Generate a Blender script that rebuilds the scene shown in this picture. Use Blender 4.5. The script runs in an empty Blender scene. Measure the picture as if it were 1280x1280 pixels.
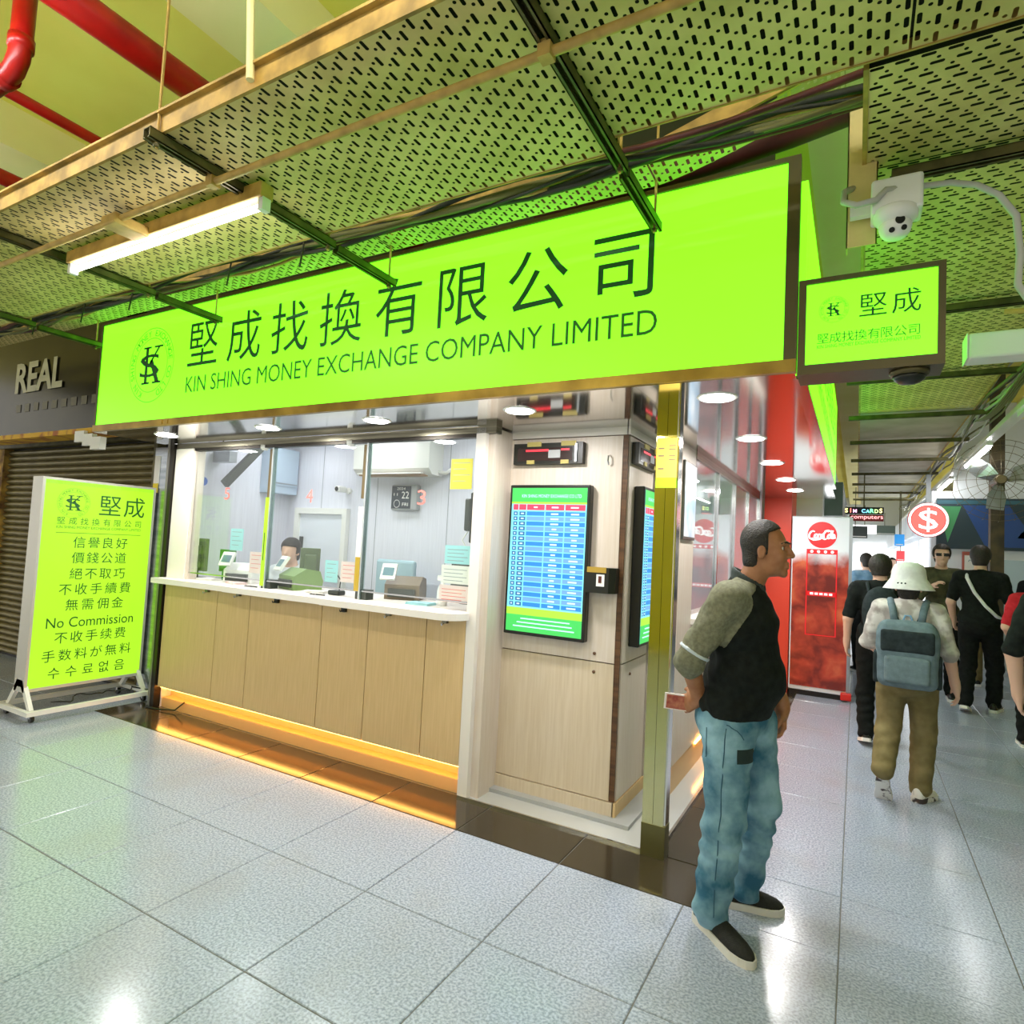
import bpy, bmesh, math, random
import numpy as np
from math import sin, cos, pi, radians, sqrt
from mathutils import Matrix, Vector
random.seed(7)
SC = bpy.context.scene
COL = SC.collection

# ------------------------------------------------------------------ camera
CAM = (0.89417, -3.26011, 1.58)
_a, _b, _c = 0.513641, 0.0541973, -0.0515907
_R = (np.array([[cos(_a), -sin(_a), 0], [sin(_a), cos(_a), 0], [0, 0, 1]])
      @ np.array([[1, 0, 0], [0, cos(_b), -sin(_b)], [0, sin(_b), cos(_b)]])
      @ np.array([[cos(_c), 0, sin(_c)], [0, 1, 0], [-sin(_c), 0, cos(_c)]]))
cd = bpy.data.cameras.new('camera')
cd.sensor_fit = 'HORIZONTAL'
cd.sensor_width = 36
cd.lens = 36 * 767.17 / 1280
cd.clip_start = 0.05
cam = bpy.data.objects.new('camera', cd)
M = Matrix.Identity(4)
for i in range(3):
    M[i][0], M[i][1], M[i][2], M[i][3] = _R[i, 0], _R[i, 2], -_R[i, 1], CAM[i]
cam.matrix_world = M
COL.objects.link(cam)
SC.camera = cam

# ------------------------------------------------------------------ world, exposure
W = bpy.data.worlds.new('hall_ambient')
SC.world = W
W.use_nodes = True
W.node_tree.nodes['Background'].inputs[0].default_value = (1.0, 0.97, 0.93, 1)
W.node_tree.nodes['Background'].inputs[1].default_value = 0.72
SC.view_settings.view_transform = 'Standard'
SC.view_settings.look = 'None'
SC.view_settings.exposure = 0.6
SC.view_settings.gamma = 1.0
SC.view_settings.use_curve_mapping = False
SC.cycles.use_denoising = True
SC.cycles.max_bounces = 8
SC.cycles.sample_clamp_indirect = 6


# ------------------------------------------------------------------ materials
def lin(c):
    if isinstance(c, str):
        c = tuple(int(c[i:i + 2], 16) / 255 for i in (0, 2, 4))
    return tuple((x / 12.92 if x <= 0.04045 else ((x + 0.055) / 1.055) ** 2.4) for x in c)


MATS = {}


def mat(name, col='808080', rough=0.5, metal=0.0, col2=None, scale=8.0, stretch=None, bump=0.0, spec=0.5, emit=None, estr=0.0, detail=4.0, contrast=(0.35, 0.65), coords='Object', bscale=None):
    if name in MATS:
        return MATS[name]
    m = bpy.data.materials.new(name)
    m.use_nodes = True
    nt = m.node_tree
    b = nt.nodes['Principled BSDF']
    b.inputs['Base Color'].default_value = (*lin(col), 1)
    b.inputs['Roughness'].default_value = rough
    b.inputs['Metallic'].default_value = metal
    b.inputs['Specular IOR Level'].default_value = spec
    if emit:
        b.inputs['Emission Color'].default_value = (*lin(emit), 1)
        b.inputs['Emission Strength'].default_value = estr
    if col2 or bump:
        if coords == 'Position':
            tc = nt.nodes.new('ShaderNodeNewGeometry')
            out = tc.outputs['Position']
        else:
            tc = nt.nodes.new('ShaderNodeTexCoord')
            out = tc.outputs['Object']
        mp = nt.nodes.new('ShaderNodeMapping')
        nt.links.new(out, mp.inputs[0])
        if stretch:
            mp.inputs['Scale'].default_value = stretch
        nz = nt.nodes.new('ShaderNodeTexNoise')
        nz.inputs['Scale'].default_value = scale
        nz.inputs['Detail'].default_value = detail
        nt.links.new(mp.outputs[0], nz.inputs['Vector'])
        if col2:
            cr = nt.nodes.new('ShaderNodeValToRGB')
            cr.color_ramp.elements[0].position = contrast[0]
            cr.color_ramp.elements[1].position = contrast[1]
            cr.color_ramp.elements[0].color = (*lin(col), 1)
            cr.color_ramp.elements[1].color = (*lin(col2), 1)
            nt.links.new(nz.outputs[0], cr.inputs[0])
            nt.links.new(cr.outputs[0], b.inputs['Base Color'])
        if bump:
            bp = nt.nodes.new('ShaderNodeBump')
            bp.inputs['Strength'].default_value = bump
            bp.inputs['Distance'].default_value = 0.01
            if bscale:
                n2 = nt.nodes.new('ShaderNodeTexNoise')
                n2.inputs['Scale'].default_value = bscale
                nt.links.new(mp.outputs[0], n2.inputs['Vector'])
                nt.links.new(n2.outputs[0], bp.inputs['Height'])
            else:
                nt.links.new(nz.outputs[0], bp.inputs['Height'])
            nt.links.new(bp.outputs[0], b.inputs['Normal'])
    MATS[name] = m
    return m


def emis(name, col, strength=1.0, back=None):
    if name in MATS:
        return MATS[name]
    m = bpy.data.materials.new(name)
    m.use_nodes = True
    b = m.node_tree.nodes['Principled BSDF']
    c = lin(col) if isinstance(col, str) else col
    b.inputs['Base Color'].default_value = (*[min(1, x * .25) for x in c], 1)
    b.inputs['Roughness'].default_value = 0.35
    b.inputs['Emission Color'].default_value = (*c, 1)
    b.inputs['Emission Strength'].default_value = strength
    MATS[name] = m
    return m


def glass(name, tint=(0.97, 1, 0.99), refl=0.35):
    m = bpy.data.materials.new(name)
    m.use_nodes = True
    nt = m.node_tree
    nt.nodes.clear()
    o = nt.nodes.new('ShaderNodeOutputMaterial')
    mx = nt.nodes.new('ShaderNodeMixShader')
    tr = nt.nodes.new('ShaderNodeBsdfTransparent')
    tr.inputs[0].default_value = (*tint, 1)
    gl = nt.nodes.new('ShaderNodeBsdfGlossy')
    gl.inputs['Roughness'].default_value = 0.02
    lw = nt.nodes.new('ShaderNodeLayerWeight')
    pw = nt.nodes.new('ShaderNodeMath')
    pw.operation = 'POWER'
    pw.inputs[1].default_value = 4.0
    ma = nt.nodes.new('ShaderNodeMath')
    ma.operation = 'MULTIPLY_ADD'
    ma.inputs[1].default_value = .85
    ma.inputs[2].default_value = .045
    lw.inputs[0].default_value = .5
    nt.links.new(lw.outputs['Facing'], pw.inputs[0])
    nt.links.new(pw.outputs[0], ma.inputs[0])
    nt.links.new(ma.outputs[0], mx.inputs[0])
    nt.links.new(tr.outputs[0], mx.inputs[1])
    nt.links.new(gl.outputs[0], mx.inputs[2])
    nt.links.new(mx.outputs[0], o.inputs[0])
    MATS[name] = m
    return m


SIGN_GREEN = emis('sign_green', (0.145, 1.0, 0.009), 1.7)
mat('lettering', '0f5a1c', 0.5)
mat('lettering_thin', '4d9a1c', 0.5)
mat('gold_frame', 'b89a4a', 0.3, 0.85, col2='8f7436', scale=5)
mat('dark_frame', '5e5538', 0.4, 0.6)
mat('steel', 'd6d6d4', 0.12, 1.0)
mat('soffit_steel', 'cfccc6', 0.09, 1.0)
mat('post_steel', 'd2cc9a', 0.08, 1.0)
mat('brass_sleeve', '7f7a50', 0.35, 0.9)
mat('brushed', '8e8a78', 0.28, 1.0, col2='6b6858', scale=2, stretch=(1, 1, 30))
mat('laminate', 'dfc08c', 0.42, col2='d3b37e', scale=6, stretch=(14, 14, .6), contrast=(.3, .7))
mat('laminate_white', 'dfd3c6', 0.4, col2='d8cab9', scale=6, stretch=(14, 14, .6))
mat('cream', 'efe8df', 0.45)
mat('white_wall', 'e6e6f0', 0.6, col2='dedee8', scale=6, stretch=(10, 10, .4))
mat('seam', '8a7a5e', 0.7)
mat('brown_edge', '5a3a1f', 0.5)
mat('white_plastic', 'f0efe9', 0.35)
mat('grey_plastic', 'a9abab', 0.4)
mat('black_plastic', '15170f', 0.35)
mat('dark_plastic', '3a3f39', 0.4)
mat('black', '060706', 0.5)
mat('tray', 'e4d08a', 0.65, 0.0, col2='c6b26c', scale=3, bump=.15, bscale=60)
mat('slot_shade', '2a2614', 0.9, col2='18160c', scale=8, stretch=(1, 12, 1))  # darkness above the tray holes, put into the colour
mat('tray_edge', 'c8a250', 0.6, 0.0, col2='8f7438', scale=9)
mat('strut', '6f683e', 0.5, 0.4, col2='4f4a2a', scale=10)
mat('pipe_yellow', 'd0ac5c', 0.55, col2='b08f48', scale=12)
mat('red_pipe', 'b0140c', 0.35, col2='8f0d08', scale=6)
mat('maroon', '5c2218', 0.6, col2='46180f', scale=6)
mat('slab', 'faee78', 0.8, col2='f2e266', scale=1.2)
mat('beam', 'fdf0b0', 0.8, col2='f6e89c', scale=1.5)
mat('cable', '6b6a3a', 0.7)
mat('cable_dark', '2c2e20', 0.7)
mat('cable_white', 'b9b9b0', 0.6)
mat('shutter', '8b8054', 0.45, 0.35, col2='6e6440', scale=6, stretch=(1, 1, 8))
mat('rust', '6a4a2c', 0.8, col2='c9a24c', scale=9)
mat('paper', 'f3f1ea', 0.7)
mat('paper_blue', 'a9e0e6', 0.7)
mat('paper_pink', 'f4dcd8', 0.7)
mat('paper_yellow', 'f1da3a', 0.7)
mat('tape_green', 'b4e62c', 0.5)
mat('ink_red', 'd8402f', 0.6)
mat('pale_red', 'f07a70', 0.6)
mat('ink_grey', '9aa0a6', 0.6)
mat('chrome_dark', '3a3630', 0.35, 0.8)
mat('red_paint', 'd8261c', 0.35)
mat('coke_white', 'e6edf2', 0.3)
mat('grey_steel', 'a5aaaf', 0.3, 0.8)
mat('white_floor', 'bfc0be', 0.12)
mat('kick', 'd8b27a', 0.4)
mat('skin_tan', 'a8744f', 0.5, col2='9c6643', scale=30)
mat('skin_light', 'dcb299', 0.5)
mat('hair', '17130e', 0.55, col2='2a2319', scale=60, bump=.6, bscale=140)
mat('hair_brown', '6a5138', 0.6, col2='4d3b28', scale=60, bump=.6, bscale=140)
GLASS = glass('window_glass')
GLASS2 = glass('acrylic', (0.93, 0.99, 0.98))
TUBE = emis('tube_light', (1.0, 0.98, 0.97), 12.0)
CTUBE = emis('corridor_tube_light', (1.0, 0.98, 0.99), 30.0)
FILL_TUBE = emis('fill_tube_light', (0.96, 0.98, 1.0), 52.0)  # for the added out-of-view fill lamps
DOWN = emis('downlight_lens', (1.0, 0.98, 0.94), 14.0)
LEDO = emis('orange_led', (1.0, 0.45, 0.09), 20.0)


# terrazzo floor
def terrazzo(name, c0, c1, c2, rough):
    m = bpy.data.materials.new(name)
    m.use_nodes = True
    nt = m.node_tree
    b = nt.nodes['Principled BSDF']
    g = nt.nodes.new('ShaderNodeNewGeometry')
    n1 = nt.nodes.new('ShaderNodeTexNoise')
    n1.inputs['Scale'].default_value = 95
    n1.inputs['Detail'].default_value = 3
    n2 = nt.nodes.new('ShaderNodeTexNoise')
    n2.inputs['Scale'].default_value = 1.7
    n2.inputs['Detail'].default_value = 4
    nt.links.new(g.outputs['Position'], n1.inputs['Vector'])
    nt.links.new(g.outputs['Position'], n2.inputs['Vector'])
    r1 = nt.nodes.new('ShaderNodeValToRGB')
    e = r1.color_ramp.elements
    e[0].position, e[1].position = .36, .62
    e[0].color, e[1].color = (*lin(c0), 1), (*lin(c1), 1)
    nt.links.new(n1.outputs[0], r1.inputs[0])
    mx = nt.nodes.new('ShaderNodeMixRGB')
    mx.blend_type = 'MIX'
    r2 = nt.nodes.new('ShaderNodeValToRGB')
    r2.color_ramp.elements[0].position, r2.color_ramp.elements[1].position = .52, .75
    r2.color_ramp.elements[0].color, r2.color_ramp.elements[1].color = (0, 0, 0, 1), (.45, .45, .45, 1)
    nt.links.new(n2.outputs[0], r2.inputs[0])
    nt.links.new(r2.outputs[0], mx.inputs[0])
    nt.links.new(r1.outputs[0], mx.inputs[1])
    mx.inputs[2].default_value = (*lin(c2), 1)
    nt.links.new(mx.outputs[0], b.inputs['Base Color'])
    b.inputs['Roughness'].default_value = rough
    MATS[name] = m


terrazzo('terrazzo', '8f99ab', 'bcc6d8', 'a3a09e', 0.18)
terrazzo('dark_granite', '2a241a', '40382a', '352d20', 0.14)
mat('joint', '6f6e66', 0.8)


# ------------------------------------------------------------------ mesh helpers
class MB:
    def __init__(self):
        self.v, self.f, self.m = [], [], []

    def add(self, vs, fs, mi=0):
        o = len(self.v)
        self.v += [tuple(x) for x in vs]
        self.f += [tuple(i + o for i in f) for f in fs]
        self.m += [mi] * len(fs)
        return self

    def box(self, a, b, mi=0):
        (x0, y0, z0), (x1, y1, z1) = a, b
        if x0 > x1: x0, x1 = x1, x0
        if y0 > y1: y0, y1 = y1, y0
        if z0 > z1: z0, z1 = z1, z0
        return self.add([(x0, y0, z0), (x1, y0, z0), (x1, y1, z0), (x0, y1, z0), (x0, y0, z1), (x1, y0, z1), (x1, y1, z1), (x0, y1, z1)],
                        [(0, 3, 2, 1), (4, 5, 6, 7), (0, 1, 5, 4), (1, 2, 6, 5), (2, 3, 7, 6), (3, 0, 4, 7)], mi)

    def bbox(self, a, b, r=0.01, mi=0):
        """box with chamfered vertical/horizontal edges"""
        bm = bmesh.new()
        (x0, y0, z0), (x1, y1, z1) = a, b
        bmesh.ops.create_cube(bm, size=1)
        for v in bm.verts:
            v.co = Vector(((x0 + x1) / 2 + v.co.x * abs(x1 - x0), (y0 + y1) / 2 + v.co.y * abs(y1 - y0), (z0 + z1) / 2 + v.co.z * abs(z1 - z0)))
        r = min(r, .45 * min(abs(x1 - x0), abs(y1 - y0), abs(z1 - z0)))
        bmesh.ops.bevel(bm, geom=list(bm.edges), offset=r, segments=2, affect='EDGES', profile=.5)
        bm.verts.index_update()
        self.add([v.co[:] for v in bm.verts], [[v.index for v in f.verts] for f in bm.faces], mi)
        bm.free()
        return self

    def tube(self, pts, r, n=8, mi=0, cap=True):
        pts = [Vector(p) for p in pts]
        rs = r if isinstance(r, (list, tuple)) else [r] * len(pts)
        vs, fs = [], []
        up = None
        for i, p in enumerate(pts):
            t = (pts[min(i + 1, len(pts) - 1)] - pts[max(i - 1, 0)]).normalized()
            if up is None:
                up = Vector((0, 0, 1)) if abs(t.z) < .9 else Vector((1, 0, 0))
            s = t.cross(up).normalized()
            up = s.cross(t).normalized()
            for k in range(n):
                a = 2 * pi * k / n
                vs.append(p + (s * cos(a) + up * sin(a)) * rs[i])
        for i in range(len(pts) - 1):
            for k in range(n):
                fs.append((i * n + k, i * n + (k + 1) % n, (i + 1) * n + (k + 1) % n, (i + 1) * n + k))
        if cap:
            fs.append(tuple(reversed(range(n))))
            fs.append(tuple((len(pts) - 1) * n + k for k in range(n)))
        return self.add(vs, fs, mi)

    def lathe(self, c, prof, n=24, axis='Z', mi=0):
        vs, fs = [], []
        for r, h in prof:
            for k in range(n):
                a = 2 * pi * k / n
                p = (r * cos(a), r * sin(a), h)
                if axis == 'Y': p = (p[0], p[2], p[1])
                if axis == 'X': p = (p[2], p[0], p[1])
                vs.append((c[0] + p[0], c[1] + p[1], c[2] + p[2]))
        for i in range(len(prof) - 1):
            for k in range(n):
                fs.append((i * n + k, i * n + (k + 1) % n, (i + 1) * n + (k + 1) % n, (i + 1) * n + k))
        fs.append(tuple(reversed(range(n))))
        fs.append(tuple((len(prof) - 1) * n + k for k in range(n)))
        return self.add(vs, fs, mi)

    def prism(self, poly, d, fr=None, mi=0):
        """poly 2d list, extruded by d; fr maps (u,v,w)->xyz"""
        fr = fr or (lambda u, v, w: (u, v, w))
        n = len(poly)
        vs = [fr(u, v, 0) for u, v in poly] + [fr(u, v, d) for u, v in poly]
        fs = [tuple(reversed(range(n))), tuple(range(n, 2 * n))] + [(i, (i + 1) % n, n + (i + 1) % n, n + i) for i in range(n)]
        return self.add(vs, fs, mi)

    def build(self, name, mats, parent=None, smooth=False, local=False):
        off = Vector((0, 0, 0))
        if parent is not None and not local:
            off = Vector(parent['_o']) if '_o' in parent else Vector((0, 0, 0))
        me = bpy.data.meshes.new(name)
        me.from_pydata([(v[0] - off.x, v[1] - off.y, v[2] - off.z) for v in self.v], [], self.f)
        if not isinstance(mats, (list, tuple)):
            mats = [mats]
        for m in mats:
            me.materials.append(MATS[m] if isinstance(m, str) else m)
        if len(mats) > 1:
            me.polygons.foreach_set('material_index', self.m)
        if smooth:
            me.polygons.foreach_set('use_smooth', [True] * len(me.polygons))
        me.update()
        o = bpy.data.objects.new(name, me)
        COL.objects.link(o)
        if parent is not None:
            o.parent = parent
            if not local:
                o['_o'] = list(off)
        return o


def tag(o, label, cat=None, group=None, kind=None):
    if label: o['label'] = label
    if cat: o['category'] = cat
    if group: o['group'] = group
    if kind: o['kind'] = kind
    return o


def thing(name, label, cat, loc=(0, 0, 0), rz=0.0, group=None, kind=None):
    o = bpy.data.objects.new(name, None)
    o.empty_display_size = .1
    COL.objects.link(o)
    o.location = loc
    o.rotation_euler = (0, 0, rz)
    o['_o'] = list(loc)
    return tag(o, label, cat, group, kind)


def struct(name, mb, m, label=None, cat=None, smooth=False):
    o = mb.build(name, m, smooth=smooth)
    o['kind'] = 'structure'
    o['_o'] = [0, 0, 0]
    if label: o['label'] = label
    if cat: o['category'] = cat
    return o


def dup(root, loc=None, rz=None, label=None, group=None):
    def cp(o, par):
        c = o.copy()
        COL.objects.link(c)
        c.parent = par
        for ch in list(o.children):
            cp(ch, c)
        return c
    r = cp(root, None)
    if loc is not None: r.location = loc
    if rz is not None: r.rotation_euler = (0, 0, rz)
    if label: r['label'] = label
    if group: r['group'] = group
    return r


def area(name, loc, rot, size, power, col=(1, 1, 1), parent=None, shape='DISK', sy=None, spread=None):
    l = bpy.data.lights.new(name, 'AREA')
    l.energy = power
    l.color = col
    l.shape = shape
    l.size = size
    if sy: l.size_y = sy
    if spread: l.spread = spread
    o = bpy.data.objects.new(name, l)
    COL.objects.link(o)
    o.location = loc
    o.rotation_euler = rot
    if parent is not None:
        o.parent = parent
        o.location = Vector(loc) - Vector(parent['_o'])
    return o


# text: glyph meshes in the plane (u right, v up), fitted to a box
_tc = {}


def text_geo(s, bold=0.0):
    if (s, bold) in _tc: return _tc[(s, bold)]
    cu = bpy.data.curves.new('t', 'FONT')
    cu.body = s
    cu.resolution_u = 3
    cu.offset = bold
    ob = bpy.data.objects.new('t', cu)
    COL.objects.link(ob)
    dg = bpy.context.evaluated_depsgraph_get()
    me = bpy.data.meshes.new_from_object(ob.evaluated_get(dg))
    v = [(p.co.x, p.co.y) for p in me.vertices]
    f = [tuple(p.vertices) for p in me.polygons]
    bpy.data.objects.remove(ob)
    bpy.data.curves.remove(cu)
    bpy.data.meshes.remove(me)
    _tc[(s, bold)] = (v, f)
    return _tc[(s, bold)]


def FR(origin, u, v):
    """frame on a plane: (u,v,w) -> world, w along the outward normal"""
    o, u, v = Vector(origin), Vector(u).normalized(), Vector(v).normalized()
    n = u.cross(v)
    return lambda a, b, c=0.0: tuple(o + u * a + v * b + n * c)


def put_text(mb, s, fr, u0, u1, v0, v1, w=0.002, mi=0, keep=False, skew=0.0, bold=0.0):
    v, f = text_geo(s, bold)
    if not v: return
    xs = [p[0] for p in v]
    ys = [p[1] for p in v]
    x0, x1, y0, y1 = min(xs), max(xs), min(ys), max(ys)
    sx = (u1 - u0) / max(x1 - x0, 1e-6)
    sy = (v1 - v0) / max(y1 - y0, 1e-6)
    if keep:
        k = min(sx, sy)
        cu = (u0 + u1) / 2 - (x1 - x0) * k / 2
        u0, sx, sy = cu, k, k
    mb.add([fr(u0 + (p[0] - x0) * sx + skew * (p[1] - y0) * sy, v0 + (p[1] - y0) * sy, w) for p in v], f, mi)


def cjk_line(mb, s, fr, u0, u1, v0, v1, w=0.002, mi=0):
    """characters spread evenly between u0 and u1; each cell (v1-v0) high, glyph proportions kept"""
    n = len(s)
    h = v1 - v0
    if n == 1:
        pitch = 0
    else:
        pitch = (u1 - u0 - h) / (n - 1)
    for i, ch in enumerate(s):
        v, f = text_geo(ch)
        if not v: continue
        # CJK em box is 1 unit, glyph centred about (0.5, 0.38)
        sc = h / 0.92
        cx = (min(p[0] for p in v) + max(p[0] for p in v)) / 2
        o = u0 + h / 2 + i * pitch
        mb.add([fr(o + (p[0] - cx) * sc, v0 + h / 2 + (p[1] - 0.385) * sc, w) for p in v], f, mi)


def cjk_parts(parent, s, fr, u0, u1, v0, v1, w, m):
    h = v1 - v0
    pitch = (u1 - u0 - h) / max(1, len(s) - 1)
    for i, ch in enumerate(s):
        a = MB()
        cjk_line(a, ch, fr, u0 + i * pitch, u0 + i * pitch + h, v0, v1, w)
        a.build('character', m, parent)


def word_parts(parent, s, fr, u0, u1, v0, v1, w, m):
    v, f = text_geo(s)
    x0, x1 = min(p[0] for p in v), max(p[0] for p in v)
    y0, y1 = min(p[1] for p in v), max(p[1] for p in v)
    iv = sorted((min(v[i][0] for i in q), max(v[i][0] for i in q), q) for q in f)
    groups, cur, end = [], [], None
    for a, b, q in iv:
        if end is not None and a - end > .15:
            groups.append(cur)
            cur = []
        cur.append(q)
        end = b if end is None or not cur[:-1] else max(end, b)
    groups.append(cur)
    sx, sy = (u1 - u0) / (x1 - x0), (v1 - v0) / (y1 - y0)
    P = [fr(u0 + (p[0] - x0) * sx, v0 + (p[1] - y0) * sy, w) for p in v]
    for g in groups:
        idx = sorted({i for q in g for i in q})
        mp = {i: k for k, i in enumerate(idx)}
        MB().add([P[i] for i in idx], [tuple(mp[i] for i in q) for q in g]).build('word', m, parent)


def ring(mb, fr, cu, cv, r0, r1, n=48, w=0.002, mi=0):
    vs, fs = [], []
    for k in range(n):
        a = 2 * pi * k / n
        vs += [fr(cu + r0 * cos(a), cv + r0 * sin(a), w), fr(cu + r1 * cos(a), cv + r1 * sin(a), w)]
    for k in range(n):
        a, b = 2 * k, 2 * ((k + 1) % n)
        fs.append((a, a + 1, b + 1, b))
    mb.add(vs, fs, mi)


def disc(mb, fr, cu, cv, r, n=32, w=0.002, mi=0):
    mb.add([fr(cu + r * cos(2 * pi * k / n), cv + r * sin(2 * pi * k / n), w) for k in range(n)], [tuple(range(n))], mi)


def rect(mb, fr, u0, u1, v0, v1, w=0.002, mi=0):
    mb.add([fr(u0, v0, w), fr(u1, v0, w), fr(u1, v1, w), fr(u0, v1, w)], [(0, 1, 2, 3)], mi)


def logo(parent, fr, cu, cv, r, local=False, ring_text=True):
    a = MB()
    ring(a, fr, cu, cv, r * .985, r, w=.002)
    ring(a, fr, cu, cv, r * .715, r * .73, w=.002)
    if ring_text:
        s = 'KIN SHING MONEY EXCHANGE CO LTD'
        n = len(s)
        a0, a1 = radians(242), radians(-62)
        for i, ch in enumerate(s):
            if ch == ' ': continue
            t = a0 + (a1 - a0) * i / (n - 1)
            v, f = text_geo(ch)
            xs = [p[0] for p in v]
            cx = (min(xs) + max(xs)) / 2
            k = r * .17 / .72
            rr = r * .775
            ux, uy = sin(t), -cos(t)
            a.add([fr(cu + (rr + p[1] * k) * cos(t) + (p[0] - cx) * k * ux, cv + (rr + p[1] * k) * sin(t) + (p[0] - cx) * k * uy, .002) for p in v], f)
    a.build('logo_ring', 'lettering_thin', parent, local=local)
    b = MB()
    q = r * .52
    rect(b, fr, cu - q * .50, cu - q * .26, cv - q * .92, cv + q * .92, .003)          # K stem
    for s in (-1, 1):
        rect(b, fr, cu - q * .72, cu - q * .04, cv + s * q * .92 - .05 * q, cv + s * q * .92 + .05 * q, .003)
        rect(b, fr, cu + q * .22, cu + q * .95, cv + s * q * .92 - .05 * q, cv + s * q * .92 + .05 * q, .003)
    b.add([fr(cu - q * .3, cv - q * .05, .003), fr(cu - q * .18, cv - q * .12, .003), fr(cu + q * .72, cv + q * .9, .003), fr(cu + q * .55, cv + q * .9, .003)], [(0, 1, 2, 3)])
    b.add([fr(cu - q * .12, cv + q * .2, .003), fr(cu + q * .45, cv - q * .9, .003), fr(cu + q * .8, cv - q * .9, .003), fr(cu + q * .1, cv + q * .36, .003)], [(0, 1, 2, 3)])
    put_text(b, 'S', fr, cu - q * .95, cu + q * .75, cv - q * .62, cv + q * .56, .0035)
    b.build('monogram', 'lettering', parent, local=local)


# ================================================================== SETTING
# ---- floor
fb = MB().box((-14, -10, -.12), (12, 34, -.004))
floor = struct('floor', fb, 'joint', 'pale speckled terrazzo tile floor of the market hall', 'floor')
XJ = [0.24 + .62 * k for k in range(-13, 9)]
YA = [-0.34, -1.065] + [-1.065 - .622 * k for k in range(1, 4)]
YB = [-0.345, .155, .785] + [.785 + .624 * k for k in range(1, 24)]


def proj(p):
    d = np.array(p) - np.array(CAM)
    v = _R.T @ d
    if v[1] < .1: return None
    return 640 + 767.17 * v[0] / v[1], 640 - 767.17 * v[2] / v[1], v[1]


def onscreen(pts, m=30):
    for p in pts:
        q = proj(p)
        if q and -m < q[0] < 1280 + m and -m < q[1] < 1280 + m: return True
    return False


tile_cache = {}


def tile(x0, x1, y0, y1, parent, m, z=0.0, name='tile', g=.0022):
    key = (round(x1 - x0, 3), round(y1 - y0, 3), m)
    if key not in tile_cache:
        w, h = (x1 - x0) / 2 - g, (y1 - y0) / 2 - g
        b = MB()
        c = .003
        b.add([(-w, -h, -.006), (w, -h, -.006), (w, h, -.006), (-w, h, -.006), (-w, -h, -c), (w, -h, -c), (w, h, -c), (-w, h, -c),
               (-w + c, -h + c, 0), (w - c, -h + c, 0), (w - c, h - c, 0), (-w + c, h - c, 0)],
              [(0, 1, 5, 4), (1, 2, 6, 5), (2, 3, 7, 6), (3, 0, 4, 7), (4, 5, 9, 8), (5, 6, 10, 9), (6, 7, 11, 10), (7, 4, 8, 11), (8, 9, 10, 11)])
        o = b.build(name, m)
        tile_cache[key] = o.data
        COL.objects.unlink(o)
        bpy.data.objects.remove(o)
    o = bpy.data.objects.new(name, tile_cache[key])
    COL.objects.link(o)
    o.location = ((x0 + x1) / 2, (y0 + y1) / 2, z)
    o.parent = parent
    return o


ntile = 0
far_tiles = MB()
for i in range(len(XJ) - 1):
    x0, x1 = XJ[i], XJ[i + 1]
    for ylist in (sorted(YA), sorted(YB)):
        for j in range(len(ylist) - 1):
            y0, y1 = ylist[j], ylist[j + 1]
            if ylist[0] < -1 and y1 > -.3: continue
            if y0 >= -.35 and x1 < .3: 
                continue
            xa = x0
            if y0 >= -.35 and x0 < .3: xa = .30
            pts = [(xa, y0, 0), (x1, y0, 0), (x1, y1, 0), (xa, y1, 0), ((xa + x1) / 2, (y0 + y1) / 2, 0)]
            if y0 < 9.5 and onscreen(pts, 60):
                tile(xa, x1, y0, y1, floor, 'terrazzo')
                ntile += 1
            else:
                far_tiles.box((xa + .002, y0 + .002, -.006), (x1 - .002, y1 - .002, 0))
# tiles left of the kiosk, in front of the shutter
for i in range(len(XJ) - 1):
    if -8.3 < XJ[i + 1] < -4.4:
        tile(XJ[i], XJ[i + 1], -.34, .28, floor, 'terrazzo')
ft = far_tiles.build('tile', 'terrazzo', floor)
ft['kind'] = 'stuff'
rest = MB().box((5.2, -9, -.006), (11, 33, -.0005)).box((.3, 15.2, -.006), (5.2, 33, -.0005)).box((-13, -9.5, -.006), (5.2, -2.94, -.0005)).box((-13, -2.94, -.006), (-7.85, 9, -.0005)).build('tile', 'terrazzo', floor)
rest['kind'] = 'stuff'
# dark granite border round the kiosk
xs = [-4.72] + [x for x in XJ if -4.6 < x < .2]
for a, b_ in zip(xs, xs[1:] + [.30]):
    tile(a, b_, -.34, .05, floor, 'dark_granite', name='border_tile')
ys = [.05] + [y for y in YB if .2 < y < 5.2]
for a, b_ in zip(ys, ys[1:]):
    tile(.0, .30, a, b_, floor, 'dark_granite', name='border_tile')

# ---- ceiling slab and beams
ceil = struct('ceiling', MB().box((-14, -10, 4.3), (12, 34, 4.5)), 'slab', 'yellow-green painted concrete ceiling slab high above the trays', 'ceiling')
for x in (-6.9, -4.4, -1.95, .6, 3.1):
    MB().box((x, -10, 4.02), (x + .4, 34, 4.3)).build('beam', 'beam', ceil)
MB().box((-14, -6.2, 3.95), (12, -5.5, 4.3)).build('beam', 'beam', ceil)
# unseen column, added so the corner post has yellow to mirror
struct('wall_reflection_column', MB().box((-2.6, -7.4, 0.0), (-1.1, -6.6, 4.02)), mat('yellow_paint', 'c8b92e', .6), 'yellow column added out of view for the corner post to mirror', 'column')

# ================================================================== KIOSK SHELL
Z0 = 2.331
SX, SY = 0.668, -0.60     # sign corner
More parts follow.
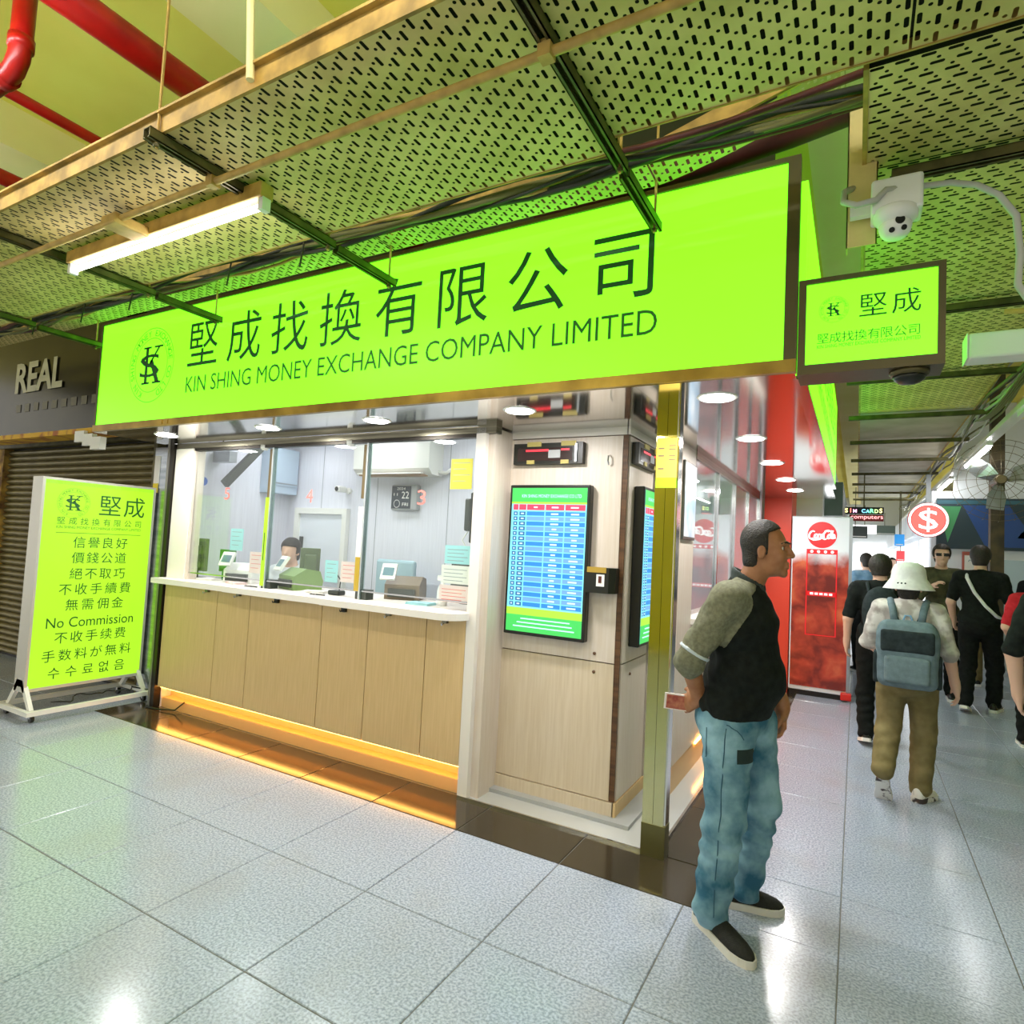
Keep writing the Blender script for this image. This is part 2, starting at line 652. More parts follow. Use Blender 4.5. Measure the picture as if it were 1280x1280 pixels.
# soffit: polished steel sheets
sof = struct('ceiling_soffit', MB().box((-4.6, SY + .01, Z0), (-.001, .0, Z0 + .02)), 'soffit_steel', 'polished steel soffit with round downlights under the sign', 'soffit')
MB().box((.0, SY + .01, Z0), (SX - .005, 5.0, Z0 + .02)).build('soffit_sheet', 'soffit_steel', sof)
MB().box((-.14, .0, Z0), (0.0, 5.0, Z0 + .02)).build('soffit_sheet', 'soffit_steel', sof)
MB().box((-1.235, .0, Z0), (-.14, .9, Z0 + .02)).build('soffit_sheet', 'soffit_steel', sof)
# interior shell
BW = 1.30
wb = struct('wall_back', MB().box((-4.5, BW, 0), (-.16, BW + .06, 2.62)), 'white_wall', 'pale panelled back wall inside the exchange booth', 'wall')
for x in (-3.95, -3.2, -2.35, -1.75):
    MB().box((x, BW - .002, 0), (x + .006, BW, 2.6)).build('panel_joint', 'ink_grey', wb)
wl = struct('wall_left', MB().box((-4.50, .06, 0), (-4.44, BW, 2.62)), 'white_wall', 'pale left side wall inside the exchange booth', 'wall')
struct('ceiling_booth', MB().box((-4.5, .04, 2.6), (-.16, BW + .06, 2.64)), 'white_wall', 'white ceiling inside the exchange booth', 'ceiling')
struct('floor_booth', MB().box((-4.44, .2, .0), (-.2, BW, .03)), 'grey_plastic', 'raised floor inside the exchange booth', 'floor')
for x in (-3.9, -2.9, -1.9):
    t = thing('panel_light', 'recessed white light inside the booth, ' + {-3.9: 'nearest the left wall', -2.9: 'middle of the three', -1.9: 'nearest the pillar'}[x], 'light', (x, .75, 2.598), group='booth ceiling lights')
    MB().lathe((x, .75, 2.59), [(.08, 0), (.085, .008)], 20).build('lens', DOWN, t)
    MB().lathe((x, .75, 2.593), [(.10, 0), (.10, .007)], 20).build('trim_ring', 'white_plastic', t)
    area('lamp', (x, .75, 2.585), (0, 0, 0), .5, 3.4, (.96, .96, 1), t)

# white floor inset with metal edge under the pillar and along the side
wf = struct('floor_inset', MB().box((-1.245, .03, -.002), (0.0, 5.0, .008)), 'white_floor', 'white stone strip around the pillar foot', 'floor')
MB().box((-1.245, .018, -.002), (0.0, .03, .014)).build('edge_trim', 'steel', wf)
MB().box((0.0, .018, -.002), (.014, 5.0, .014)).build('edge_trim', 'steel', wf)

# ---- counter front
cf = thing('service_counter', 'pale wood panelled service counter with orange glow along its base', 'counter', (-2.75, .02, 0))
XS = [-4.44, -3.709, -3.302, -2.506, -2.056, -1.554, -1.246]
bk = MB().box((-4.44, .045, .19), (-1.246, .30, 1.09)).build('carcass', 'seam', cf)
for a, b_ in zip(XS, XS[1:]):
    MB().box((a + .003, .02, .186), (b_ - .003, .046, 1.092)).build('panel', 'laminate', cf)
MB().box((-4.44, .07, .0), (-1.246, .3, .085)).build('plinth', 'kick', cf)
MB().box((-4.44, .15, .085), (-1.246, .3, .19)).build('kick_board', 'kick', cf)
MB().box((-4.43, .04, .176), (-1.25, .055, .186)).build('led_strip', LEDO, cf)
# worktop
wt = thing('worktop', 'white counter top running below the booth windows with a rounded end', 'worktop', (-2.8, .1, 1.095))
for (a, b_, y) in ((-4.46, -3.46, -.105), (-3.46, -2.37, -.125)):
    MB().box((a, y, 1.096), (b_ - .002, .5, 1.14)).build('slab', 'cream', wt)
poly = [(-2.37, .5), (-2.37, -.145)] + [(-1.36 + .14 * sin(t), -.005 - .14 * cos(t)) for t in np.linspace(0, pi / 2, 8)] + [(-1.22, .012), (-1.246, .012), (-1.246, .5)]
MB().prism(poly, .044, lambda u, v, w: (u, v, 1.096 + w)).build('slab', 'cream', wt)
for x in (-3.83, -3.43, -2.98, -2.28, -1.87, -1.4):
    k = thing('bag_hook', 'small dark bag hook under the white counter top, ' + {-3.83: 'leftmost', -3.43: 'second from left', -2.98: 'third from left', -2.28: 'fourth from left', -1.87: 'second from the pillar', -1.4: 'nearest the pillar'}[x], 'hook', (x, .0, 1.02), group='hooks under the counter')
    big = x in (-2.98, -2.28)
    MB().box((x - .018, -.005, 1.045 if big else 1.06), (x + .018, .02, 1.095)).build('plate', 'black_plastic' if big else 'brushed', k)
    MB().tube([(x, -.004, 1.06), (x, -.03, 1.05), (x, -.035, 1.065)], .004, 6).build('hook', 'black_plastic' if big else 'steel', k)

# ---- jambs, mullions, header
j = thing('door_jamb', 'dark chrome jamb post at the left end of the booth', 'post', (-4.47, .02, 0))
MB().box((-4.50, .0, 0), (-4.45, .06, Z0)).build('post', 'chrome_dark', j)
MB().box((-4.53, -.005, 0), (-4.50, .05, Z0)).build('strip', mat('strip_dull', '8c8a84', .4, .7), j)
j = thing('window_jamb', 'cream left jamb of the booth window', 'jamb', (-4.3, .02, 1.14))
MB().box((-4.44, .02, 1.14), (-4.19, .14, 2.29)).build('board', 'cream', j)
MB().box((-4.19, .03, 1.14), (-4.175, .12, 2.27)).build('edge', 'laminate_white', j)
s = thing('steel_panel', 'brushed steel cladding strip between shutter and booth', 'panel', (-4.66, .1, 0))
MB().box((-4.93, .12, 0), (-4.53, .16, Z0)).build('cladding', mat('clad', 'b6bcc0', .2, .9, col2='8f989e', scale=2, stretch=(1, 1, 12)), s)
MB().box((-4.92, .114, 1.9), (-4.84, .12, 2.25)).build('notice', 'paper', s)
MB().box((-4.92, .113, 1.90), (-4.84, .119, 1.99)).build('notice_foot', 'paper_yellow', s)

hd = thing('window_header', 'slim metal header rail above the booth windows', 'rail', (-2.75, .05, 2.27))
MB().box((-4.44, .02, 2.285), (-1.1, .09, Z0)).build('rail', 'brushed', hd)
MB().box((-4.19, .03, 2.262), (-1.246, .08, 2.285)).build('channel', 'chrome_dark', hd)
for n, (a, b_) in enumerate(((-4.175, -3.182), (-3.168, -2.182), (-2.168, -1.248))):
    w = struct('window_%d' % (n + 1), MB().box((a, .05, 1.20), (b_, .058, 2.265)), GLASS, ['clear counter window nearest the shutter, numbered 5', 'clear counter window in the middle, numbered 4', 'clear counter window beside the pillar, numbered 3'][n], 'window')
    MB().box((a, .048, 1.195), (b_, .060, 1.205)).build('edge', 'steel', w)
    num = MB()
    fr = FR((0, .046, 0), (1, 0, 0), (0, 0, 1))
    cx = [-3.725, -2.747, -1.678][n]
    zc = [1.89, 1.876, 1.871][n]
    put_text(num, '543'[n], fr, cx - .035, cx + .035, zc - .05, zc + .05, .001)
    num.build('number', 'pale_red', w)
for n, x in enumerate((-3.175, -2.175)):
    m = thing('mullion', ['window post with a long yellow-green tape strip', 'window post with a white sticker and yellow foot'][n], 'post', (x, .05, 1.14), group='window posts')
    MB().box((x - .012, .035, 1.14), (x + .002, .075, 2.285)).build('post', mat('post_light', 'c4cacc', .25, .4), m)
    MB().box((x + .002, .038, 1.14), (x + .013, .072, 2.285)).build('glass_fin', GLASS2, m)
    MB().box((x - .040, .036, 1.86), (x - .012, .05, 2.25)).build('dark_backing', mat('olive', '6b5a35', .6), m)
    if n == 0:
        MB().box((x - .046, .030, 1.16), (x - .010, .036, 1.86)).build('tape', 'tape_green', m)
        MB().box((x - .031, .0285, 1.36), (x - .024, .030, 1.58)).build('tape_print', 'lettering', m)
    else:
        MB().box((x - .050, .030, 1.44), (x - .010, .036, 1.80)).build('tape', 'paper', m)
        MB().box((x - .050, .030, 1.20), (x - .010, .036, 1.44)).build('tape_foot', mat('ochre', 'b89a2e', .6), m)
    MB().box((x - .05, .05, 1.14), (x + .05, .13, 1.21)).build('foot', 'dark_plastic', m)

# right frame column of window and pillar
fc = thing('frame_column', 'cream laminate column between window and pillar', 'column', (-1.2, .15, 0))
MB().box((-1.246, .02, .008), (-1.175, .28, Z0 - .01)).build('column', 'cream', fc)
MB().box((-1.175, .06, .008), (-1.12, .30, Z0 - .01)).build('return', 'laminate_white', fc)

pl = thing('wall_pillar', 'cream laminate pillar carrying the rate screens', 'pillar', (-.78, .55, 0), kind='structure')
MB().box((-1.235, .285, .0), (-.325, .80, Z0)).build('core', 'brown_edge', pl)
for (z0, z1) in ((.112, .903), (.910, 2.278)):
    MB().box((-1.222, .270, z0), (-.350, .285, z1)).build('panel', 'laminate_white' if z0 > .5 else mat('laminate_pale', 'd9c9b0', .42, col2='d0bea2', scale=6, stretch=(14, 14, .6)), pl)
    MB().box((-.325, .295, z0), (-.312, .79, z1)).build('panel', 'laminate_white', pl)
MB().box((-1.235, .262, .0), (-.318, .285, .106)).build('skirting', 'laminate_pale', pl)
MB().box((-.325, .262, .0), (-.304, .81, .106)).build('skirting', 'laminate', pl)
MB().box((-1.235, .266, 2.284), (-.318, .285, Z0)).build('frieze', 'cream', pl)
MB().box((-.325, .266, 2.284), (-.304, .81, Z0)).build('frieze', 'cream', pl)
MB().box((-.352, .274, .11), (-.318, .285, 2.283)).build('corner_strip', mat('brown_strip', '6e4a2a', .5, col2='4a3018', scale=3, stretch=(1, 1, 12)), pl)
for (x, z) in ((-.475, .955), (-.475, .845)):
    MB().lathe((x, .262, z), [(.006, 0), (.010, .004), (.010, .009)], 12, 'Y').build('screw_cap', 'brown_edge', pl)
MB().lathe((-.304, .45, .83), [(.010, -.01), (.008, 0)], 12, 'X').build('screw_cap', 'brown_edge', pl)
MB().tube([(-.43, .27, 2.16), (-.43, .24, 2.15), (-.43, .235, 2.12), (-.43, .25, 2.10)], .005, 6).build('hook', 'steel', pl)

# side wall of the kiosk (corridor side)
sw = struct('wall_side', MB().box((-.16, .86, .008), (-.14, 4.6, .19 + .0)), 'kick', 'pale corridor side wall of the exchange booth', 'wall')
for k in range(6):
    a = .86 + k * .623
    MB().box((-.16, a + .003, .19), (-.135, a + .62, 1.10)).build('panel', 'laminate_white', sw)
MB().box((-.5, .84, .0), (-.14, .86, Z0)).build('end_panel', 'laminate_white', sw)
MB().box((-.135, 1.5, .176), (-.125, 4.5, .188)).build('led_strip', LEDO, sw)
MB().box((-.16, .86, 1.10), (-.135, 1.25, Z0)).build('panel', 'laminate_white', sw)
MB().box((-.30, 1.25, 1.08), (-.08, 4.6, 1.12)).build('ledge', 'cream', sw)
MB().box((-.165, 1.25, 2.28), (-.13, 4.6, Z0)).build('rail', 'brushed', sw)
for k in range(4):
    a = 1.27 + k * .83
    w = struct('window_%d' % (k + 4), MB().box((-.15, a, 1.12), (-.142, a + .80, 2.28)), GLASS, 'clear corridor-side booth window, ' + ['nearest the chrome post', 'second from the chrome post', 'third from the chrome post', 'nearest the red machine'][k], 'window')
    MB().box((-.165, a + .80, 1.12), (-.125, a + .83, 2.28)).build('mullion', 'steel', w)
struct('wall_inner', MB().box((-1.4, 1.36, 0), (-1.3, 4.6, 2.6)), 'white_wall', 'white inner wall seen through the corridor windows', 'wall')
struct('wall_end', MB().box((-4.5, 4.6, 0), (-.12, 4.7, 3.2)), 'white_wall', 'end wall behind the booth', 'wall')
struct('ceiling_side_room', MB().box((-1.4, 1.36, 2.6), (-.16, 4.6, 2.64)), 'white_wall', 'white ceiling of the side room behind the corridor windows', 'ceiling')
t = thing('panel_light', 'recessed light in the side room behind the corridor windows', 'light', (-.7, 2.6, 2.598), group='booth ceiling lights')
MB().lathe((-.7, 2.6, 2.59), [(.08, 0), (.085, .008)], 20).build('lens', DOWN, t)
area('lamp', (-.7, 2.6, 2.58), (0, 0, 0), .6, 12, (.98, .97, 1), t)

# corner post
p = thing('corner_post', 'mirror-polished steel corner post with a yellow notice', 'post', (0, .03, 0))
MB().box((-.066, .0, .15), (-.009, .07, Z0)).build('post', 'post_steel', p)
MB().box((-.007, .0, .15), (.046, .075, Z0)).build('post', 'post_steel', p)
MB().box((.046, .01, .15), (.056, .08, Z0)).build('edge', 'steel', p)
MB().box((-.068, -.003, .0), (.058, .082, .165)).build('sleeve', 'brass_sleeve', p)
nt_ = MB().box((-.062, -.0025, 1.98), (.050, 0, 2.2)).build('notice', mat('notice_yellow', 'f2cf5a', .6), p)
MB().box((-.062, -.003, 1.93), (.050, 0, 1.985)).build('notice_foot', 'tape_green', p)
nb = MB()
fr = FR((0, -.0028, 0), (1, 0, 0), (0, 0, 1))
for z in (2.155, 2.135, 2.10, 2.08):
    rect(nb, fr, .005, .042, z, z + .006, .0005)
for z in (2.14, 2.10, 2.03):
    rect(nb, fr, -.052, -.02, z, z + .008, .0005)
nb.build('notice_print', 'seam', p)

# ================================================================== SIGNS
# ---- main fascia sign
sg = thing('fascia_sign', 'long glowing green fascia sign with dark green exchange company name', 'sign', (-2, -.5, Z0))
MB().box((-4.565, SY, 2.385), (.62, SY + .02, 3.213)).build('light_panel', SIGN_GREEN, sg)
MB().box((-4.59, SY - .012, 2.333), (SX, SY + .03, 2.385)).build('bottom_frame', 'gold_frame', sg)
MB().box((.62, SY - .012, 2.385), (SX, SY + .03, 3.235)).build('end_frame', 'dark_frame', sg)
MB().box((-4.59, SY - .012, 3.213), (.62, SY + .03, 3.235)).build('top_frame', 'dark_frame', sg)
MB().box((-4.59, SY - .006, 2.385), (-4.565, SY + .03, 3.213)).build('end_frame', 'dark_frame', sg)
MB().box((-4.59, SY + .02, 2.352), (SX - .03, SY + .22, 3.20)).build('housing', 'brushed', sg)
fr = FR((0, SY, 0), (1, 0, 0), (0, 0, 1))
mat('lettering_mid', '2f7a1e', .5)
cjk_parts(sg, '堅成找換有限公司', fr, -3.385, .09, 2.745, 3.085, .004, 'lettering')
word_parts(sg, 'KIN SHING MONEY EXCHANGE COMPANY LIMITED', fr, -3.38, .093, 2.562, 2.680, .004, 'lettering_mid')
logo(sg, fr, -3.845, 2.815, .29)
# small tags on the frame
MB().box((-3.66, SY - .016, 2.345), (-3.62, SY - .011, 2.375)).build('tag', 'gold_frame', sg)
MB().box((-3.58, SY - .016, 2.345), (-3.55, SY - .011, 2.375)).build('tag', 'gold_frame', sg)

# ---- side fascia sign along the corridor
sd = thing('side_fascia_sign', 'glowing green side sign running along the corridor', 'sign', (SX, 1.7, Z0))
MB().box((SX - .02, SY + .1, 2.345), (SX + .02, 3.85, 3.18)).build('light_panel', SIGN_GREEN, sd)
MB().box((SX - .02, SY + .1, 2.33), (SX + .028, 3.87, 2.345)).build('bottom_frame', 'steel', sd)
fr = FR((SX + .02, 0, 0), (0, 1, 0), (0, 0, 1))
a = MB()
cjk_line(a, '堅成找換有限公司', fr, .3, 3.4, 2.72, 3.04, .003)
put_text(a, 'KIN SHING MONEY EXCHANGE COMPANY LIMITED', fr, .3, 3.4, 2.53, 2.64, .003)
a.build('lettering', 'lettering', sd)

# ---- blade sign at the corner
bs = thing('blade_sign', 'small glowing green hanging sign at the corner in a dark metal frame', 'sign', (.92, SY, 2.315))
MB().box((.70, SY, 2.355), (1.136, SY + .02, 2.682)).build('light_panel', SIGN_GREEN, bs)
f = MB()
f.box((.672, SY - .01, 2.316), (1.16, SY + .16, 2.355)).box((.672, SY - .01, 2.682), (1.16, SY + .16, 2.702)).box((.672, SY - .01, 2.355), (.70, SY + .16, 2.682)).box((1.136, SY - .01, 2.355), (1.16, SY + .16, 2.682))
f.build('frame', 'dark_frame', bs)
MB().box((.70, SY + .02, 2.355), (1.136, SY + .15, 2.682)).build('housing', 'dark_frame', bs)
fr = FR((0, SY, 0), (1, 0, 0), (0, 0, 1))
logo(bs, fr, .798, 2.570, .052)
cjk_parts(bs, '堅成', fr, .885, 1.085, 2.525, 2.617, .003, 'lettering')
a = MB()
cjk_line(a, '堅成找換有限公司', fr, .742, 1.085, 2.437, 2.478, .003)
put_text(a, 'KIN SHING MONEY EXCHANGE COMPANY LIMITED', fr, .742, 1.085, 2.418, 2.432, .003)
a.build('small_lettering', 'lettering_mid', bs)
dm = thing('dome_camera', 'dark dome camera under the small hanging sign', 'camera', (1.055, SY + .06, 2.316))
MB().lathe((1.055, SY + .06, 2.296), [(.062, .0), (.066, .01), (.066, .02)], 24).build('base', 'dark_frame', dm, smooth=True)
MB().lathe((1.055, SY + .06, 2.265), [(.012, 0), (.035, .006), (.05, .018), (.056, .032)], 24).build('dome', 'black_plastic', dm, smooth=True)

# ---- free standing light box
st = thing('standing_sign', 'tall free-standing green light box sign on a white wheeled frame', 'sign', (-4.88, -.35, 0))
PX = -4.85
MB().box((PX - .012, -.795, .235), (PX, .085, 1.925)).build('light_panel', emis('standee_green', (.42, .90, .025), .72), st)
f = MB()
f.box((PX - .16, -.815, .21), (PX + .006, -.795, 1.945)).box((PX - .16, .085, .21), (PX + .006, .105, 1.945)).box((PX - .16, -.795, 1.925), (PX + .006, .085, 1.945)).box((PX - .16, -.795, .21), (PX + .006, .085, .235)).box((PX - .16, -.795, .235), (PX - .14, .085, 1.925))
f.build('case', mat('case_white', 'cfccc4', .35, .3), st)
MB().box((PX - .02, -.795, 1.895), (PX + .004, .085, 1.925)).build('plastic_film', GLASS2, st)
for y in (-.80, .08):
    g = MB()
    g.prism([(-.20, .0), (-.155, .0), (-.03, .16), (.03, .16), (.155, .0), (.20, .0), (.06, .19), (.05, .215), (-.05, .215), (-.06, .19)], .03, lambda u, v, w, y=y: (PX - .075 + u, y - .015 + w, .09 + v))
    g.build('leg', 'white_plastic', st)
b = MB()
b.box((PX + .15, -.86, .06), (PX + .19, .13, .095)).box((PX - .34, -.86, .06), (PX - .30, .13, .095)).box((PX - .30, -.86, .06), (PX + .15, -.825, .095)).box((PX - .30, .095, .06), (PX + .15, .13, .095))
b.build('base_frame', 'white_plastic', st)
for x in (PX + .13, PX - .28):
    for y in (-.80, .07):
        c = MB().lathe((x, y - .012, .03), [(.028, 0), (.03, .004), (.03, .02), (.028, .024)], 14, 'Y').build('caster', 'black_plastic', st)
        MB().box((x - .012, y - .016, .03), (x + .012, y + .016, .06)).build('bracket', 'steel', c)
fr = FR((PX, 0, 0), (0, 1, 0), (0, 0, 1))
logo(st, fr, -.575, 1.745, .125)
cjk_parts(st, '堅成', fr, -.375, .012, 1.655, 1.835, .003, 'lettering')
a = MB()
cjk_line(a, '堅成找換有限公司', fr, -.69, -.005, 1.565, 1.625, .003)
put_text(a, 'KIN SHING MONEY EXCHANGE COMPANY LIMITED', fr, -.69, -.005, 1.53, 1.552, .003)
rect(a, fr, -.69, -.005, 1.492, 1.496, .003)
a.build('small_lettering', 'lettering_mid', st)
lines = [('信譽良好', -.555, -.115, 1.37), ('價錢公道', -.555, -.115, 1.24), ('絕不取巧', -.56, -.115, 1.105), ('不收手續費', -.63, -.055, .975), ('無需佣金', -.57, -.11, .845), ('No Commission', -.70, -.01, .705), ('不收手续费', -.63, -.065, .575), ('手数料が無料', -.71, -.01, .43), ('수수료없음', -.66, -.05, .29)]
for s, u0, u1, v in lines:
    if s[0] == 'N':
        word_parts(st, s, fr, u0, u1, v, v + .085, .003, 'lettering')
    else:
        cjk_parts(st, s, fr, u0, u1, v, v + .095, .003, 'lettering')
cb = thing('power_cable', 'black power cable coiled over the base of the standing sign', 'cable', (-4.7, -.2, .1))
pts = [(-4.83 + .13 * sin(i * .55) * cos(i * .11), -.62 + .028 * i, .107 + .012 * abs(sin(i * .9))) for i in range(24)] + [(-4.62, .16, .08), (-4.56, .03, .012), (-4.5, -.03, .010), (-4.35, -.02, .010), (-4.18, .03, .02), (-4.10, .06, .093)]
MB().tube(pts, .006, 6).build('wire', 'black_plastic', cb, smooth=True)

# ---- neighbouring shop: sign REAL, roller shutter
rs = thing('shop_sign', 'dark metallic shop sign reading REAL above the roller shutter', 'sign', (-6, -.35, 2.42))
MB().box((-8.4, -.36, 2.44), (-4.70, -.16, 3.5)).build('panel', mat('real_panel', '3c3a26', .22, .75, col2='2a2818', scale=2), rs)
MB().box((-8.4, -.37, 2.395), (-4.70, -.15, 2.44)).build('bottom_strip', mat('ripped', 'e9b93a', .7, col2='b06a3a', scale=5, stretch=(1.2, 1, 1), contrast=(.5, .62)), rs)
fr = FR((0, -.36, 0), (1, 0, 0), (0, 0, 1))
a = MB()
put_text(a, 'REAL', fr, -6.64, -5.70, 2.86, 3.17, .012, bold=.03)
a.build('lettering', mat('real_letters', 'c9c6a4', .4), rs)
a = MB()
for k in range(9):
    rect(a, fr, -6.6 + k * .18, -6.6 + k * .18 + .10, 2.665, 2.745, .004)
a.build('faded_print', mat('faded', '605c42', .4, .3), rs)
rg = MB()
for k in range(3):
    rg.box((-5.32 + k * .16, -.40 - .01 * k, 2.31 - .04 * k), (-5.16 + k * .16, -.37, 2.41 - .035 * k))
tag(rg.build('plastic_wrap', 'white_plastic'), 'torn white plastic wrap hanging under the dark shop sign', 'plastic')

sh = thing('roller_shutter', 'closed ribbed brown metal roller shutter behind the standing sign', 'shutter', (-5.9, .2, 0))
zz = .0
prof = []
for k in range(9):
    t = k / 8
    prof.append((-.035 * sin(pi * t) ** .8, t * .066))
sv = [(x, y, z) for x in (-1.56, 1.56) for y, z in prof]
sf = [(k, k + 1, 9 + k + 1, 9 + k) for k in range(8)]
slat0 = None
for k in range(35):
    if slat0 is None:
        me = bpy.data.meshes.new('slat')
        me.from_pydata(sv, [], [tuple(reversed(f)) for f in sf])
        me.materials.append(MATS['shutter'])
        me.polygons.foreach_set('use_smooth', [True] * len(me.polygons))
        slat0 = me
    o = bpy.data.objects.new('slat', slat0)
    COL.objects.link(o)
    o.parent = sh
    o.location = (-.61, 0, .03 + k * .068)
MB().box((-8.2, .12, 0), (-8.04, .24, 2.44)).build('guide_rail', 'rust', sh)
MB().box((-5.0, .14, 0), (-4.94, .22, 2.44)).build('guide_rail', 'strut', sh)
MB().box((-8.2, .215, 0), (-4.95, .25, 2.6)).build('backing', 'black', sh)
MB().box((-8.2, .1, 2.42), (-4.95, .21, 2.6)).build('hood', 'strut', sh)
struct('wall_far_left', MB().box((-9.9, .16, 0), (-8.21, .28, 3.6)), mat('grime', '8f8868', .7, col2='6c6648', scale=2), 'grimy wall left of the roller shutter', 'wall')
# body behind the neighbour and above the kiosk
struct('wall_bulkhead', MB().box((-9.5, .3, 2.66), (.45, .36, 4.3)), mat('bulkhead', '3a3a1e', .9), 'dark bulkhead wall above the shops', 'wall')

# ================================================================== CEILING TRAYS
def perforated(x0, x1, y0, y1, z, along='Y', pitch=.022, rep=.064, slot=.037, sw=.0062, dot=.0055):
    """real sheet with slot and dot columns; along = slot direction"""
    V, F = [], []
    if along == 'Y':
        U0, U1, V0, V1 = x0, x1, y0, y1
        P = lambda u, v: (u, v, z)
    else:
        U0, U1, V0, V1 = y0, y1, x0, x1
        P = lambda u, v: (v, u, z)
    nu, nv = max(1, round((U1 - U0) / pitch)), max(1, round((V1 - V0) / rep))
    du, dv = (U1 - U0) / nu, (V1 - V0) / nv
    octs = [(cos(pi / 4 * k + pi / 8), sin(pi / 4 * k + pi / 8)) for k in range(8)]
    for i in range(nu):
        st = i % 2
        for jj in range(nv):
            cu, cv = U0 + (i + .5) * du, V0 + (jj + .5) * dv
            o = len(V)
            hu, hv = du / 2, dv / 2
            if st == 0:
                a, b_ = sw, slot / 2
                off = (.012 if (i // 2) % 2 else -.012)
            else:
                a, b_ = dot, dot
                off = (-.014 if (i // 2) % 2 else .014)
            outer = [(hu, hv * .5), (hu, hv), (-hu, hv), (-hu, hv * .5), (-hu, -hv * .5), (-hu, -hv), (hu, -hv), (hu, -hv * .5)]
            inner = [(a, b_ - a * .6), (a * .45, b_), (-a * .45, b_), (-a, b_ - a * .6), (-a, -b_ + a * .6), (-a * .45, -b_), (a * .45, -b_), (a, -b_ + a * .6)]
            V += [P(cu + p[0], cv + p[1]) for p in outer] + [P(cu + p[0], cv + p[1] + off) for p in inner]
            F += [(o + k, o + (k + 1) % 8, o + 8 + (k + 1) % 8, o + 8 + k) for k in range(8)]
    m = MB()
    m.v, m.f, m.m = V, F, [0] * len(F)
    return m


ZT = 3.05
XE = [-7.4, -5.92, -4.42, -2.92, -1.40, .10, 1.0, 1.9]
where = ['at the far left edge', 'left of the first cross strut, over the shutter', 'over the round logo of the long sign', 'above the fluorescent lamp', 'above the middle of the long sign', 'over the right end of the long sign', 'in the upper right corner']
for k in range(7):
    a, b_ = XE[k], XE[k + 1]
    t = thing('perforated_tray', 'dusty perforated metal ceiling tray ' + where[k], 'ceiling tray', ((a + b_) / 2, -1.6, ZT), group='perforated trays along the shop front')
    y1 = -1.28 if a >= .1 else -1.2
    y0 = -2.0 if a < .1 else -2.6
    perforated(a + .004, b_ - .004, y0, y1, ZT, 'Y').build('sheet', 'tray', t)
    MB().box((a, y0 + .004, ZT + .03), (b_, y1 - .004, ZT + .05)).build('slot_shade', 'slot_shade', t)  # dark sheet in place of the unlit void behind the slots
    MB().box((a, y0 - .012, ZT - .004), (b_, y0, ZT + .07)).box((a, y0 - .03, ZT + .065), (b_, y0, ZT + .075)).build('rim', 'tray_edge', t)
    MB().box((a, y1, ZT - .004), (b_, y1 + .006, ZT + .06)).build('rim', 'tray_edge', t)
# narrow tray next to the sign
NX = [-7.4, -4.42, -2.92, -1.40, .10, .83]
for k in range(5):
    a, b_ = NX[k], NX[k + 1]
    t = thing('narrow_tray', 'narrow perforated tray just above the long sign, ' + ['far left piece', 'second piece from left', 'third piece from left', 'fourth piece from left', 'sloping rightmost piece'][k], 'ceiling tray', ((a + b_) / 2, -.8, 3.2), group='narrow trays above the sign')
    m1 = perforated(a + .004, b_ - .004, -.86, -.69, 3.2, 'Y')
    m2 = MB().box((a, -.872, 3.195), (b_, -.86, 3.27))
    if k == 4:
        for m in (m1, m2):
            m.v = [(x, y, z + .20 * ((x - a) / (b_ - a)) ** 1.3) for x, y, z in m.v]
    m1.build('sheet', 'tray', t)
    m2.build('rim', 'tray_edge', t)
# corridor trays
YE = [-1.25, -.70, .78, 2.2, 3.6, 5.02, 6.48, 7.96, 9.45, 10.95, 12.5]
for k in range(len(YE) - 1):
    a, b_ = YE[k], YE[k + 1]
    t = thing('corridor_tray', 'perforated ceiling tray over the corridor, ' + ['above the white dome camera', 'above the small hanging sign', 'third from the front', 'fourth from the front', 'fifth from the front', 'sixth from the front', 'seventh from the front', 'eighth from the front', 'ninth from the front', 'tenth and farthest'][k], 'ceiling tray', (1.33, (a + b_) / 2, ZT), group='trays over the corridor')
    if k < 4:
        perforated(.90, 1.80, a + .004, b_ - .004, ZT, 'X', pitch=.021, rep=.064).build('sheet', 'tray', t)
        MB().box((.9, a + .004, ZT + .03), (1.8, b_ - .004, ZT + .05)).build('slot_shade', 'slot_shade', t)  # same dark sheet, keeps the corridor tray holes dark
    else:
        MB().box((.90, a + .004, ZT), (1.80, b_ - .004, ZT + .004)).build('sheet', mat('tray_grey', 'b4b096', .6, col2='9c9878', scale=3), t)
    MB().box((.885, a, ZT - .004), (.90, b_, ZT + .06)).build('rim', 'tray_edge', t)
    MB().box((1.80, a, ZT - .004), (1.815, b_, ZT + .06)).build('rim', 'tray_edge', t)


